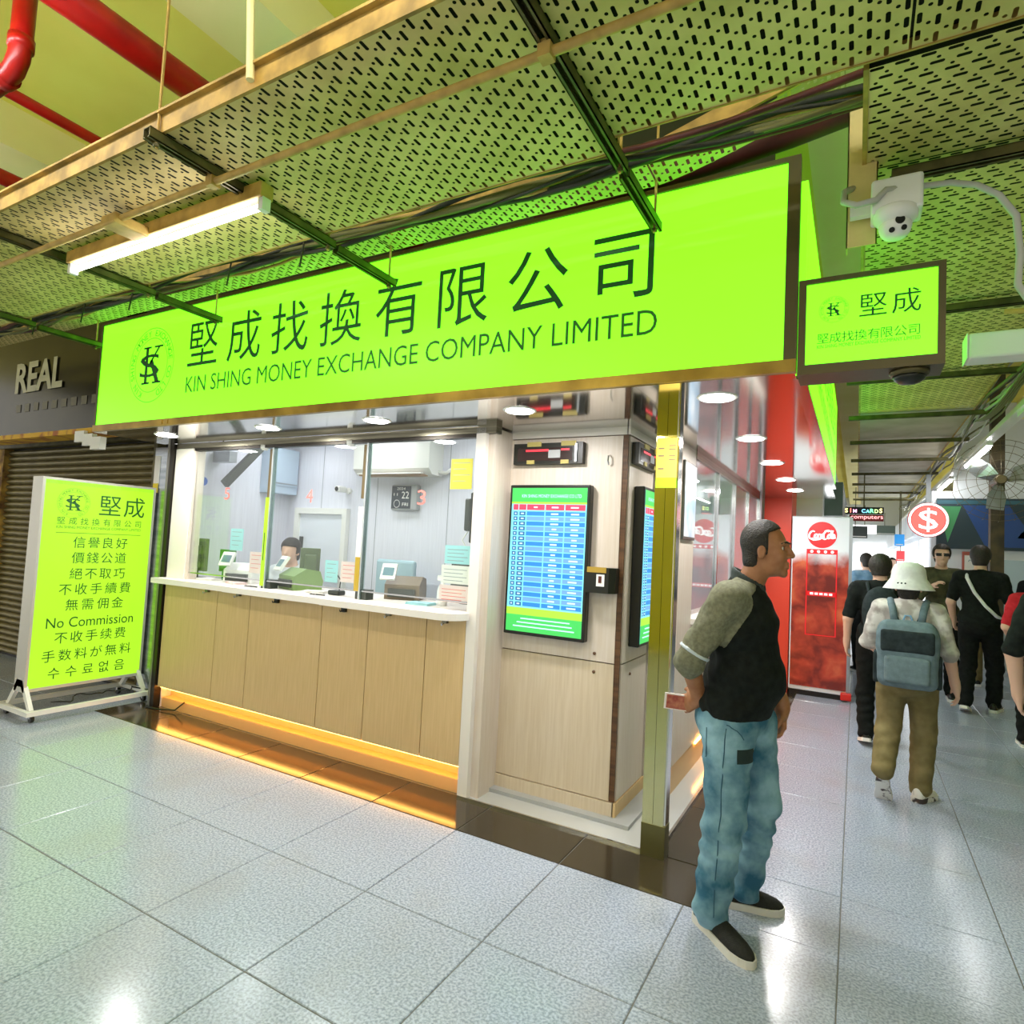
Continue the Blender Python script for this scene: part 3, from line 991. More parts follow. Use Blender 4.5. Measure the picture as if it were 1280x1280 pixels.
# struts (C channels) with hanging rods
def strut(a, b_, z, label, rods=()):
    (x0, y0), (x1, y1) = a, b_
    t = thing('strut_channel', label, 'strut', ((x0 + x1) / 2, (y0 + y1) / 2, z), group='channel struts')
    m = MB()
    w = .021
    if abs(x1 - x0) < abs(y1 - y0):
        m.box((x0 - w, y0, z), (x0 - w + .004, y1, z + .04)).box((x0 + w - .004, y0, z), (x0 + w, y1, z + .04)).box((x0 - w, y0, z + .036), (x0 + w, y1, z + .04)).box((x0 - w, y0, z), (x0 - w + .012, y1, z + .004)).box((x0 + w - .012, y0, z), (x0 + w, y1, z + .004))
    else:
        m.box((x0, y0 - w, z), (x1, y0 - w + .004, z + .04)).box((x0, y0 + w - .004, z), (x1, y0 + w, z + .04)).box((x0, y0 - w, z + .036), (x1, y0 + w, z + .04)).box((x0, y0 - w, z), (x1, y0 - w + .012, z + .004)).box((x0, y0 + w - .012, z), (x1, y0 + w, z + .004))
    m.build('channel', 'strut', t)
    for (rx, ry, zt) in rods:
        MB().tube([(rx, ry, z - .02), (rx, ry, zt)], .006, 6).build('hanging_rod', 'pipe_yellow', t)
        MB().lathe((rx, ry, z - .014), [(.013, 0), (.013, .012)], 6).build('nut', 'strut', t)
    return t


for k, x in enumerate((-4.42, -2.92, -1.40, .10)):
    nm = ['left of the long sign', 'over the first characters of the long sign', 'at the right end of the fluorescent lamp', 'over the right end of the long sign'][k]
    strut((x, -2.06), (x, -1.14), 3.0, 'cross strut under the perforated trays ' + nm, [(x, -2.02, 4.29)] + ([(x, -1.17, 4.0)]))
    strut((x, -1.12), (x, -.68), 2.99, 'short strut end reaching the sign, ' + nm, [(x, -.72, 3.6)])
for k, y in enumerate(YE[1:]):
    if k == 1 or k == 2: pass
    strut((.80 if k > 0 else .98, y), (1.95 if k > 2 else 2.0, y), 2.985, 'cross strut over the corridor, number %s from the front' % ['one', 'two', 'three', 'four', 'five', 'six', 'seven', 'eight', 'nine', 'ten'][k], [])
tag(MB().tube([(-.87, -2.03, 3.06), (-.99, -2.03, 4.29)], .013, 8).build('hanging_pipe', 'beam'), 'pale hanger pipe dropping from the slab to the tray edge', 'pipe')

# conduit pipe and fluorescent lamp
cp = thing('conduit_pipe', 'long dusty yellow conduit pipe running under the trays', 'pipe', (-1.5, -1.79, 2.985))
MB().tube([(-7.4, -1.79, 2.98), (-3, -1.785, 2.982), (-1.4, -1.79, 2.98), (.1, -1.785, 2.983), (2.0, -1.79, 2.98)], .0145, 10).build('pipe', 'pipe_yellow', cp, smooth=True)
for x in (-1.40, .10):
    MB().box((x - .02, -1.81, 2.96), (x + .02, -1.77, 3.01)).build('clamp', 'pipe_yellow', cp)
MB().bbox((-2.18, -1.82, 2.95), (-2.06, -1.66, 3.0), .008).build('junction_box', 'pipe_yellow', cp)
fl = thing('fluorescent_lamp', 'lit fluorescent tube lamp on a dusty yellow batten', 'lamp', (-2.05, -1.63, 2.93))
MB().bbox((-2.83, -1.665, 2.965), (-1.27, -1.60, 3.03), .006).build('batten', 'pipe_yellow', fl)
MB().tube([(-2.80, -1.632, 2.937), (-1.30, -1.632, 2.937)], .0135, 12).build('tube', TUBE, fl, smooth=True)
for x in (-2.83, -1.30):
    MB().box((x, -1.652, 2.915), (x + .03, -1.612, 2.968)).build('lamp_holder', 'white_plastic', fl)

# pipes at the slab
def pipe(name, label, pts, r, m, flange=None):
    t = thing(name, label, 'pipe', pts[0])
    MB().tube(pts, r, 14).build('pipe', m, t, smooth=True)
    for q in (flange or []):
        MB().tube([q[0], q[1]], r * 1.15, 14).build('coupling', m, t, smooth=True)
    return t


pipe('sprinkler_pipe', 'thick red sprinkler pipe under the ceiling slab', [(-2.07, -4, 3.8), (-2.07, 1, 3.8)], .072, 'red_pipe', [])
pipe('sprinkler_pipe', 'thin red sprinkler pipe left of the thick one', [(-3.0, -4, 3.8), (-3.0, 1, 3.8)], .03, 'red_pipe')
pipe('sprinkler_pipe', 'red sprinkler pipe at the far left edge above the tray', [(-4.0, -4, 3.8), (-4.0, 1, 3.8)], .05, 'red_pipe')
pipe('sprinkler_pipe', 'bright red drop pipe with an elbow at the upper left corner', [(-2.28, -2.14, 4.01), (-2.28, -2.14, 3.62), (-2.29, -2.14, 3.565), (-2.325, -2.14, 3.525), (-2.39, -2.14, 3.51), (-2.9, -2.14, 3.51)], .042, 'red_pipe', [((-2.28, -2.14, 3.65), (-2.28, -2.14, 3.60)), ((-2.37, -2.14, 3.51), (-2.42, -2.14, 3.51))])
pipe('drain_pipe', 'dark maroon pipe above the right end of the long sign', [(-.6, -.52, 3.33), (.3, -.52, 3.36), (.62, -.55, 3.37), (1.1, -.62, 3.40), (2.2, -.62, 3.4)], .055, 'maroon')

# loose cables above the trays
rnd = random.Random(3)
for k in range(10):
    x0 = -7.4
    pts = []
    ph = rnd.random() * 6
    yy = -1.14 + .18 * rnd.random()
    for i in range(36):
        x = x0 + i * .27
        pts.append((x, yy + .03 * sin(i * .7 + ph), 3.11 + .03 * sin(i * .9 + ph * 2) + .012 * (k % 4)))
    o = MB().tube(pts, .007 + .007 * rnd.random(), 6).build('ceiling_cable', ['cable', 'cable_dark', 'pipe_yellow', 'maroon', 'cable_dark'][k % 5], smooth=True)
    tag(o, 'loose cable lying in the gap between the two rows of trays', 'cable', 'cables between the trays')
for k in range(9):
    pts = []
    ph = rnd.random() * 6
    xx = 1.86 + .03 * (k % 5)
    for i in range(34):
        y = -.9 + i * .5
        pts.append((xx + .03 * sin(i * .8 + ph), y, 3.03 + .035 * (k // 5) + .035 * sin(i * 1.1 + ph)))
    o = MB().tube(pts, .008 + .006 * rnd.random(), 6).build('corridor_cable', ['cable', 'cable_white', 'cable_dark', 'cable_white'][k % 4], smooth=True)
    tag(o, 'cable in the bundle running along the corridor trays', 'cable', 'cable bundle over the corridor')
for k in range(4):
    pts = [(1.88 + .02 * k, 1.2 + .1 * k, 3.02)] + [(1.86 - .05 * sin(pi * i / 8) + .015 * k, 1.2 + .35 * i, 3.0 - .16 * sin(pi * i / 8)) for i in range(1, 8)] + [(1.88, 4.1, 3.02)]
    tag(MB().tube(pts, .007, 6).build('hanging_cable', 'cable', smooth=True), 'yellowish cable sagging below the corridor tray', 'cable', 'sagging cables')
# steel tie rods over the dark gap
for k, x in enumerate((-5.2, -4.6, -3.9, -3.3, -2.3, -1.7)):
    tag(MB().tube([(x, -1.08, 2.99), (x + .02, -1.02, 3.6)], .005, 6).build('tie_wire', 'cable_dark'), 'thin dark tie wire between the tray rows', 'wire', 'tie wires')

# vertical channel and dome camera at the corner
vc = thing('drop_channel', 'vertical metal channel hanging from the tray near the white camera', 'channel', (.885, -.75, 2.74))
MB().box((.838, -.75, 2.74), (.936, -.745, 3.34)).box((.838, -.75, 2.74), (.842, -.69, 3.34)).box((.932, -.75, 2.74), (.936, -.69, 3.34)).build('channel', 'tray', vc)
dc = thing('security_camera', 'white turret security camera on a junction box near the corner', 'camera', (.99, -.8, 2.7))
MB().bbox((.915, -.85, 2.80), (1.07, -.73, 2.925), .01).build('junction_box', 'white_plastic', dc)
MB().box((.85, -.80, 2.83), (.915, -.77, 2.87)).build('arm', 'white_plastic', dc)
MB().lathe((.99, -.815, 2.765), [(.05, .0), (.068, .02), (.07, .045), (.066, .05)], 24).build('collar', 'white_plastic', dc, smooth=True)
MB().lathe((.99, -.815, 2.712), [(.004, 0), (.02, .002), (.036, .010), (.046, .024), (.051, .042), (.05, .06)], 24).build('ball', 'white_plastic', dc, smooth=True)
for (dx, dz, r) in ((.012, .012, .015), (-.012, -.020, .009), (.030, -.018, .009)):
    d_ = Vector((dx, -.046, dz - .008)).normalized()
    c_ = Vector((.99, -.815, 2.755))
    MB().tube([c_ + d_ * .042, c_ + d_ * .0525], r, 14).build('lens', 'black', dc)
tag(MB().tube([(.86, -.74, 2.97), (.83, -.8, 2.93), (.83, -.86, 2.86), (.87, -.88, 2.83), (.93, -.87, 2.84), (.96, -.85, 2.88), (1.05, -.82, 2.885), (1.15, -.80, 2.885), (1.22, -.80, 2.86), (1.28, -.8, 2.81), (1.325, -.8, 2.73), (1.335, -.8, 2.6), (1.33, -.8, 2.5), (1.37, -.8, 2.42), (1.46, -.8, 2.38)], .011, 8).build('flexible_conduit', 'cable_white', smooth=True), 'grey flexible conduit looping from the white camera to the right', 'conduit')
bx = thing('lamp_housing', 'white batten lamp housing at the right edge', 'lamp', (1.5, .3, 2.55))
MB().bbox((1.33, .22, 2.56), (2.1, .36, 2.68), .012).build('housing', 'white_plastic', bx)
MB().box((1.325, .22, 2.56), (1.33, .36, 2.68)).build('end_cap', 'paper', bx)
MB().tube([(1.45, .15, 2.74), (1.8, .12, 2.70)], .012, 8).build('bracket', 'pipe_yellow', bx)

# ================================================================== DOWNLIGHTS
dl = [(-4.02, -.33), (-2.80, -.33), (-1.79, -.32), (-.755, -.31), (.303, -.29)] + [(.30, y) for y in (.81, 1.9, 3.02, 4.0)]
dlab = ['at the left end of the long sign', 'second from the left under the long sign', 'third from the left under the long sign', 'in front of the rate screen', 'beside the corner post, largest', 'first along the corridor side', 'second along the corridor side', 'third along the corridor side', 'last along the corridor side']
for (x, y), lb in zip(dl, dlab):
    t = thing('downlight', 'round lit soffit downlight ' + lb, 'light', (x, y, Z0), group='soffit downlights')
    MB().lathe((x, y, Z0 - .008), [(.075, 0), (.078, .007)], 24).build('lens', DOWN, t)
    ring_ = MB()
    ring_.lathe((x, y, Z0 - .004), [(.092, 0), (.095, .004)], 24)
    ring_.build('trim_ring', 'white_plastic', t)
    area('lamp', (x, y, Z0 - .012), (0, 0, 0), .15, 8, (1, .98, .96), t)

# ================================================================== RATE SCREENS AND PILLAR THINGS
def screen_print(parent, fr, w, h):
    """rate table printed on a screen of w x h, fr origin at lower left"""
    def cells(name, m, rects, ww):
        a = MB()
        for (u0, u1, v0, v1) in rects:
            rect(a, fr, u0 * w, u1 * w, (1 - v1) * h, (1 - v0) * h, ww)
        o = a.build(name, m, parent)
        if len(rects) > 1: o['kind'] = 'stuff'
    cells('screen_ground', emis('scr_cyan', '7fdcf4', .85), [(0, 1, 0, 1)], .0005)
    cells('screen_header', emis('scr_green', '43c258', .9), [(0, 1, 0, .105), (0, 1, .885, 1)], .001)
    cells('screen_band', emis('scr_lime', '9fe83c', .95), [(0, 1, .835, .885), (0, 1, .098, .112)], .0012)
    cols = [(.025, .095), (.105, .205), (.215, .455), (.47, .715), (.73, .985)]
    cells('header_cell', emis('scr_red', 'e0405c', .9), [(a, b_, .115, .155) for a, b_ in cols], .0015)
    r1, r2, ic = [], [], []
    n = 19
    for k in range(n):
        v0 = .165 + k * (.665 / n)
        v1 = v0 + .665 / n * .82
        for c, (a, b_) in enumerate(cols):
            if c < 2:
                ic.append((a + .008, b_ - .008, v0 + .002, v1))
            else:
                (r1 if k % 2 == 0 else r2).append((a, b_, v0, v1))
    cells('rate_row', emis('scr_blue', '2f86cf', .8), r1, .0015)
    cells('rate_row_pale', emis('scr_peri', '6ba0e0', .85), r2, .0015)
    cells('currency_mark', emis('scr_navy', '2a6aa0', .8), ic, .0015)
    tx = []
    rr = random.Random(5)
    for k in range(n):
        v0 = .165 + k * (.665 / n) + .010
        for (a, b_) in cols[3:]:
            c = (a + b_) / 2
            l = .03 + .03 * rr.random()
            tx.append((c - l, c + l, v0, v0 + .011))
        tx.append((cols[1][0] + .03, cols[1][1] - .03, v0, v0 + .010))
        tx.append((cols[0][0] + .025, cols[0][1] - .025, v0, v0 + .011))
    for k in range(3):
        tx.append((.2 - .05 * k, .85 + .03 * k, .905 + .027 * k, .913 + .027 * k))
    tx += [(.31, .36, .13, .14), (.55, .64, .13, .14), (.80, .90, .13, .14)]
    cells('rate_figures', emis('scr_text', 'c4e4ff', .9), tx, .002)
    a = MB()
    put_text(a, 'KIN SHING MONEY EXCHANGE CO LTD', fr, .14 * w, .93 * w, (1 - .068) * h, (1 - .045) * h, .0022)
    a.build('screen_title', MATS['scr_text'], parent)


tv = thing('rate_screen', 'portrait exchange rate screen on the front of the pillar', 'screen', (-.8, .2, 1.02))
MB().bbox((-1.078, .20, 1.018), (-.520, .262, 1.972), .008).build('casing', 'black_plastic', tv)
screen_print(tv, FR((-1.060, .1995, 1.040), (1, 0, 0), (0, 0, 1)), .522, .912)
MB().box((-.95, .262, 1.3), (-.65, .272, 1.7)).build('wall_bracket', 'black', tv)
tv = thing('rate_screen', 'portrait exchange rate screen on the corridor side of the pillar', 'screen', (-.25, .63, 1.0))
MB().bbox((-.312, .40, 1.0), (-.245, .865, 1.985), .008).build('casing', 'black_plastic', tv)
screen_print(tv, FR((-.2445, .417, 1.020), (0, 1, 0), (0, 0, 1)), .43, .945)


def led_box(t, fr, w, h):
    def b(name, m, u0, u1, v0, v1, d0, d1):
        vs = [fr(u, v, q) for q in (d0, d1) for (u, v) in ((u0, v0), (u1, v0), (u1, v1), (u0, v1))]
        return MB().add(vs, [(3, 2, 1, 0), (4, 5, 6, 7), (0, 1, 5, 4), (1, 2, 6, 5), (2, 3, 7, 6), (3, 0, 4, 7)]).build(name, m, t)
    b('case', 'black_plastic', 0, w, 0, h, 0, .045)
    b('display', mat('led_dark', '2a120c', .2), .03, w - .07, .02, h - .03, .045, .047)
    b('display_line', emis('led_red', 'ff3a48', 1.0), .09, w * .52, h * .60, h * .70, .047, .048)
    b('display_line', MATS['led_red'], w * .70, w - .09, h * .62, h * .71, .047, .048)
    b('sticker', 'grey_plastic', w * .52, w * .69, h * .28, h * .66, .047, .049)
    for u in (.10, w * .70):
        b('tab', mat('tab_yellow', 'b8a860', .6), u, u + .055, .0, .025, .045, .05)
        b('tab', MATS['tab_yellow'], u, u + .10, h - .022, h + .008, .045, .05)
    b('end_cap', 'grey_steel', w - .05, w - .035, .01, h - .01, .045, .055)


t = thing('ticker_display', 'small black LED ticker box above the front rate screen', 'display', (-.83, .27, 2.1))
led_box(t, FR((-1.079, .268, 2.108), (1, 0, 0), (0, 0, 1)), .487, .135)
t = thing('ticker_display', 'small black LED ticker box above the corridor rate screen', 'display', (-.31, .5, 2.12))
led_box(t, FR((-.31, .32, 2.115), (0, 1, 0), (0, 0, 1)), .45, .13)
t = thing('receipt_box', 'small black box with a photo sticker beside the front rate screen', 'box', (-.43, .23, 1.32))
MB().prism([(-.515, .17), (-.37, .17), (-.34, .21), (-.34, .268), (-.515, .268)], .15, lambda u, v, w: (u, v, 1.325 + w)).build('body', 'black_plastic', t)
MB().box((-.505, .165, 1.445), (-.385, .175, 1.478)).build('slot_cover', mat('brass_slot', 'c9a84e', .3, .7), t)
MB().box((-.445, .1675, 1.365), (-.395, .17, 1.435)).build('sticker', 'paper', t)
MB().box((-.432, .166, 1.385), (-.412, .168, 1.425)).build('sticker_photo', 'maroon', t)

# picture frame on the corridor side wall
t = thing('poster_frame', 'thin dark framed poster on the corridor side wall', 'picture', (-.135, 1.03, 1.68))
MB().bbox((-.135, .86, 1.68), (-.115, 1.20, 2.215), .004).build('frame', mat('frame_metal', '5a5a52', .3, .6), t)
MB().box((-.115, .875, 1.70), (-.1135, 1.185, 2.20)).build('print', mat('poster_print', '9fc0dc', .3, col2='e8eef4', scale=6), t)

# ================================================================== INSIDE THE BOOTH
ac = thing('air_conditioner', 'white split air conditioner high on the booth back wall', 'air conditioner', (-2.88, BW - .1, 2.17))
prof = [(BW, 2.17), (BW - .16, 2.18), (BW - .21, 2.23), (BW - .22, 2.45), (BW - .17, 2.50), (BW, 2.50)]
MB().prism([(y, z) for y, z in prof], .9, lambda u, v, w: (-3.33 + w, u, v)).build('body', 'white_plastic', ac)
MB().box((-3.26, BW - .20, 2.165), (-2.52, BW - .10, 2.185)).build('vent', mat('vent_brown', 'a98a68', .6), ac)
MB().box((-3.26, BW - .23, 2.178), (-2.50, BW - .195, 2.19)).build('flap', 'white_plastic', ac)
MB().tube([(-2.44, BW - .05, 2.21), (-2.36, BW - .04, 2.2), (-2.30, BW - .03, 2.24)], .018, 8).build('hose', 'white_plastic', ac, smooth=True)
ck = thing('calendar_clock', 'grey flip calendar clock showing 22 on the back wall', 'clock', (-2.81, BW - .03, 1.85))
MB().bbox((-2.965, BW - .07, 1.855), (-2.66, BW, 2.095), .015).build('case', 'grey_plastic', ck)
MB().box((-2.95, BW - .074, 1.87), (-2.725, BW - .069, 2.08)).build('face', mat('clock_face', '1e2a34', .4), ck)
fr = FR((0, BW - .074, 0), (1, 0, 0), (0, 0, 1))
for s_, u0, u1, v0, v1 in (('2024', -2.89, -2.79, 2.045, 2.07), ('11', -2.925, -2.88, 1.99, 2.015), ('22', -2.83, -2.745, 1.965, 2.03), ('FRI', -2.82, -2.75, 1.895, 1.925)):
    a = MB()
    put_text(a, s_, fr, u0, u1, v0, v1, .001)
    a.build('figures', 'paper', ck)
a = MB()
ring(a, fr, -2.885, 1.915, .033, .037, 24, .001)
a.build('dial', 'paper', ck)
cc = thing('ceiling_camera', 'small white camera on the booth back wall left of the air conditioner', 'camera', (-3.58, BW - .05, 2.05))
MB().lathe((-3.56, BW - .03, 2.04), [(.03, 0), (.03, .03)], 16, 'Y').build('base', 'white_plastic', cc)
MB().bbox((-3.64, BW - .14, 2.02), (-3.57, BW - .03, 2.08), .015).build('body', 'white_plastic', cc)
MB().lathe((-3.605, BW - .145, 2.05), [(.02, 0), (.024, .006)], 14, 'Y').build('lens', 'black', cc)
# door frame on the back wall
dr = struct('door_1', MB().box((-4.22, BW - .02, .03), (-3.60, BW, 1.80)), mat('door_white', 'e4e8f0', .5), 'white inner door in the booth back wall', 'door')
f = MB().box((-4.28, BW - .05, .03), (-4.22, BW, 1.86)).build('frame_post', 'white_plastic', dr)
MB().box((-3.60, BW - .05, .03), (-3.54, BW, 1.86)).build('frame_post', 'white_plastic', dr)
MB().box((-4.22, BW - .05, 1.80), (-3.60, BW, 1.86)).build('frame_head', 'white_plastic', dr)
MB().box((-4.17, BW - .06, 1.42), (-4.155, BW - .02, 1.56)).build('handle', 'dark_plastic', dr)
# grey-blue cabinet on left wall
cbx = thing('wall_cabinet', 'pale blue-grey cabinet high on the left booth wall', 'cabinet', (-4.35, 1.15, 1.98))
MB().bbox((-4.44, .92, 1.99), (-4.30, 1.28, 2.46), .006).build('body', mat('cab_blue', 'b4c6d8', .4), cbx)
MB().box((-4.30, .93, 2.07), (-4.29, 1.27, 2.45)).build('door', MATS['cab_blue'], cbx)
MB().box((-4.29, .94, 2.09), (-4.284, 1.26, 2.10)).build('handle', 'grey_steel', cbx)
# tilted wall tv
tvw = thing('tilted_monitor', 'tilted monitor on a bracket high in the left corner of the booth', 'monitor', (-4.3, .5, 2.0))
cs, sn = cos(radians(-52)), sin(radians(-52))
def tl(u, v, w):   # u along X depth, v along slanted height
    return (-4.20 + u, .36 + v * .36 - w * .44 * 0.12, 1.98 + v * .40 + w * .05)
vs = [tl(u, v, w) for w in (0, 1) for u, v in ((.0, 0), (.05, 0), (.05, 1), (.0, 1))]
MB().add(vs, [(3, 2, 1, 0), (4, 5, 6, 7), (0, 1, 5, 4), (1, 2, 6, 5), (2, 3, 7, 6), (3, 0, 4, 7)]).build('panel', 'dark_plastic', tvw)
MB().box((-4.44, .38, 2.22), (-4.2, .46, 2.32)).build('bracket', 'grey_steel', tvw)
MB().tube([(-4.4, .40, 2.34), (-4.3, .42, 2.5), (-4.25, .44, 2.58)], .006, 6).build('wire', 'black', tvw)
gb = thing('blue_badge', 'round blue sticker on the left booth wall', 'sticker', (-4.43, .32, 2.03))
MB().lathe((-4.438, .30, 2.03), [(.04, 0), (.04, .004)], 20, 'X').build('disc', mat('badge_blue', '2f6fd0', .4), gb)
# things on the counter
def monitor(label, x, y, w, h, rz, m='dark_plastic', z=1.14):
    t = thing('computer_monitor', label, 'monitor', (x, y, z), rz, 'monitors on the counter')
    MB().bbox((-w / 2, -.015, .07), (w / 2, .02, .07 + h), .006).build('casing', m, t, local=True)
    MB().bbox((-w * .3, -.05, .10), (w * .3, -.015, .07 + h * .8), .01).build('back_cover', m, t, local=True)
    MB().box((-.02, -.035, 0), (.02, -.012, .1)).build('neck', m, t, local=True)
    MB().lathe((0, -.02, 0), [(.09, 0), (.08, .012)], 20).build('foot', m, t, local=True)
    return t


monitor('dark monitor back at the left end of the counter', -4.25, .20, .26, .29, radians(-12), mat('mon_grey', '55564a', .45))
monitor('green-tinted small monitor back behind the tape strip', -4.06, .34, .16, .20, radians(10), mat('green_mon', '2f7d2c', .4))
monitor('olive monitor back in front of the seated clerk', -3.10, .42, .16, .26, radians(55), mat('olive_mon', '5c6a4c', .4))
monitor('dark monitor back near the pillar', -1.55, .55, .36, .30, radians(8))


def money_counter(label, x, y, rz, m):
    t = thing('banknote_counter', label, 'machine', (x, y, 1.14), rz, 'banknote counters')
    MB().prism([(-.12, 0), (.12, 0), (.13, .07), (.10, .15), (-.02, .17), (-.12, .11)], .26, lambda u, v, w: (-.13 + w, u, v)).build('body', m, t, local=True)
    MB().box((-.10, -.14, .02), (.10, -.11, .08)).build('tray', 'dark_plastic', t, local=True)
    MB().prism([(-.16, .15), (-.14, .14), (-.07, .25), (-.09, .26)], .11, lambda u, v, w: (-.16 + w, u, v)).build('display_case', 'white_plastic', t, local=True)
    MB().add([(-.145, -.1475, .175), (-.065, -.1475, .175), (-.065, -.112, .232), (-.145, -.112, .232)], [(0, 1, 2, 3)]).build('display', mat('lcd', '6d8c96', .2), t, local=True)
    return t


money_counter('white banknote counter beside the yellow-green tape', -3.72, .28, radians(20), 'white_plastic')
money_counter('white and green banknote counter at window 4', -3.02, .26, radians(-15), mat('green_mach', '7f9a5c', .4))
money_counter('brown and grey banknote counter below the calendar clock', -2.05, .40, radians(25), mat('brown_mach', '7a6a55', .4))
for k, (x, y, rz, c, lb) in enumerate(((-4.05, .16, .2, 'paper', 'flat stack of white forms at the left end of the counter'), (-3.62, .12, -.3, 'paper_pink', 'pinkish leaflet lying at window 5'), (-2.72, .14, .4, 'paper', 'white slips lying at window 4'), (-1.72, .16, .1, 'paper_blue', 'pale blue tray of slips at window 3'))):
    t = thing('paper_stack', lb, 'papers', (x, y, 1.14), rz, 'papers on the counter')
    for q in range(3):
        MB().box((-.09 + .004 * q, -.06, .006 * q), (.09, .06 - .004 * q, .006 * q + .005)).build('sheet', c, t, local=True)
for k, (x, y, lb) in enumerate(((-3.38, .02, 'coiled black pen cord at the window nearest the shutter'), (-2.62, .0, 'coiled black pen cord at the middle window'))):
    t = thing('pen_holder', lb, 'pen', (x, y, 1.14), group='pens on the counter')
    MB().tube([(x + .012 * cos(q) + .012 * q / 3, y + .012 * sin(q), 1.146) for q in np.arange(0, 14, .6)], .003, 5).build('cord', 'black', t)
    MB().tube([(x + .06, y, 1.147), (x + .17, y - .02, 1.15)], .005, 6).build('pen', 'black', t)
t = thing('desk_microphone', 'small dark intercom speaker at the middle window', 'intercom', (-2.52, .16, 1.14))
MB().bbox((-2.57, .12, 1.14), (-2.46, .20, 1.175), .01).build('base', 'dark_plastic', t)
MB().tube([(-2.5, .17, 1.17), (-2.5, .18, 1.25), (-2.52, .15, 1.30)], .005, 6).build('stem', 'black', t)
MB().lathe((-2.52, .15, 1.295), [(.008, 0), (.012, .012), (.008, .024)], 10).build('head', 'black', t)
t = thing('spray_bottle', 'clear spray bottle near the pillar end of the counter', 'bottle', (-1.60, .24, 1.14))
MB().lathe((-1.60, .24, 1.14), [(.035, 0), (.037, .02), (.037, .1), (.028, .13), (.013, .15), (.013, .17)], 18).build('body', 'white_plastic', t, smooth=True)
MB().box((-1.64, .228, 1.31), (-1.58, .252, 1.345)).build('nozzle', 'white_plastic', t)
MB().tube([(-1.60, .24, 1.17), (-1.60, .24, 1.32)], .008, 6).build('neck', 'white_plastic', t)
t = thing('office_chair', 'pale blue office chair back behind the calendar clock window', 'chair', (-2.62, .85, .03))
MB().bbox((-2.85, .95, .9), (-2.42, 1.0, 1.40), .03).build('backrest', mat('chair_blue', 'a8c4d0', .6), t)
MB().bbox((-2.84, .6, .46), (-2.42, 1.0, .54), .03).build('seat', MATS['chair_blue'], t)
MB().tube([(-2.63, .8, .06), (-2.63, .8, .48)], .03, 10).build('column', 'black_plastic', t)
for k in range(5):
    a_ = 2 * pi * k / 5
    MB().tube([(-2.63, .8, .09), (-2.63 + .24 * cos(a_), .8 + .24 * sin(a_), .06)], .02, 8).build('leg', 'black_plastic', t)
# notices on the glass
fr = FR((0, .046, 0), (1, 0, 0), (0, 0, 1))
for lb, u0, u1, v0, v1, m in (('yellow notice taped inside the window beside the pillar', -1.46, -1.29, 1.93, 2.13, 'paper_yellow'), ('pale blue notice on the window beside the pillar', -1.47, -1.27, 1.44, 1.56, 'paper_blue'), ('white notice on the window beside the pillar', -1.49, -1.27, 1.31, 1.43, 'paper'), ('pinkish notice low on the window beside the pillar', -1.50, -1.27, 1.19, 1.30, 'paper_pink'), ('pink notice on the middle window beside the second post', -2.39, -2.23, 1.25, 1.40, 'paper_pink'), ('pale cyan notice on the middle window', -2.55, -2.42, 1.24, 1.40, 'paper_blue'), ('pink notice beside the yellow-green tape strip', -3.40, -3.24, 1.25, 1.42, 'paper_pink'), ('pale cyan notice on the window nearest the shutter', -3.66, -3.50, 1.42, 1.60, 'paper_blue')):
    t = thing('window_notice', lb, 'notice', ((u0 + u1) / 2, .045, v0), group='notices on the windows')
    MB().box((u0, .062, v0), (u1, .064, v1)).build('sheet', m, t)
    a = MB()
    for q in range(4):
        zq = v1 - .025 - q * (v1 - v0) * .2
        rect(a, FR((0, .0615, 0), (1, 0, 0), (0, 0, 1)), u0 + .02, u1 - .02 - .03 * (q % 2), zq - .004, zq, .0)
    o = a.build('print', 'pale_red' if m == 'paper_pink' else 'ink_grey', t)
    o['kind'] = 'stuff'
t = thing('wall_phone', 'dark telephone and wires on the inner column beside the yellow notice', 'telephone', (-1.4, .2, 1.6))
MB().bbox((-1.36, .16, 1.58), (-1.25, .28, 1.92), .012).build('body', 'black_plastic', t)
MB().bbox((-1.41, .17, 1.66), (-1.36, .21, 1.88), .012).build('handset', 'dark_plastic', t)
MB().tube([(-1.36, .2, 1.70), (-1.42, .18, 1.6), (-1.38, .2, 1.52), (-1.34, .22, 1.45)], .005, 6).build('wire', 'white_plastic', t)
tag(MB().bbox((-1.85, BW - .24, 2.24), (-1.30, BW - .002, 2.56), .02).build('duct_box', mat('duct', '7d8f8c', .5)), 'dark grey duct box under the booth ceiling near the pillar', 'duct')
for x, y, lb in ((-2.36, .11, 'small white dome camera under the window header near the second post'), (-3.30, .11, 'small white camera under the window header near the tape strip')):
    t = thing('counter_camera', lb, 'camera', (x, y, 2.25), group='counter cameras')
    MB().lathe((x, y - .06, 2.245), [(.02, 0), (.032, .015), (.034, .04)], 16).build('dome', 'white_plastic', t, smooth=True)
    MB().box((x - .012, y - .082, 2.255), (x + .012, y - .078, 2.268)).build('lens', 'black', t)

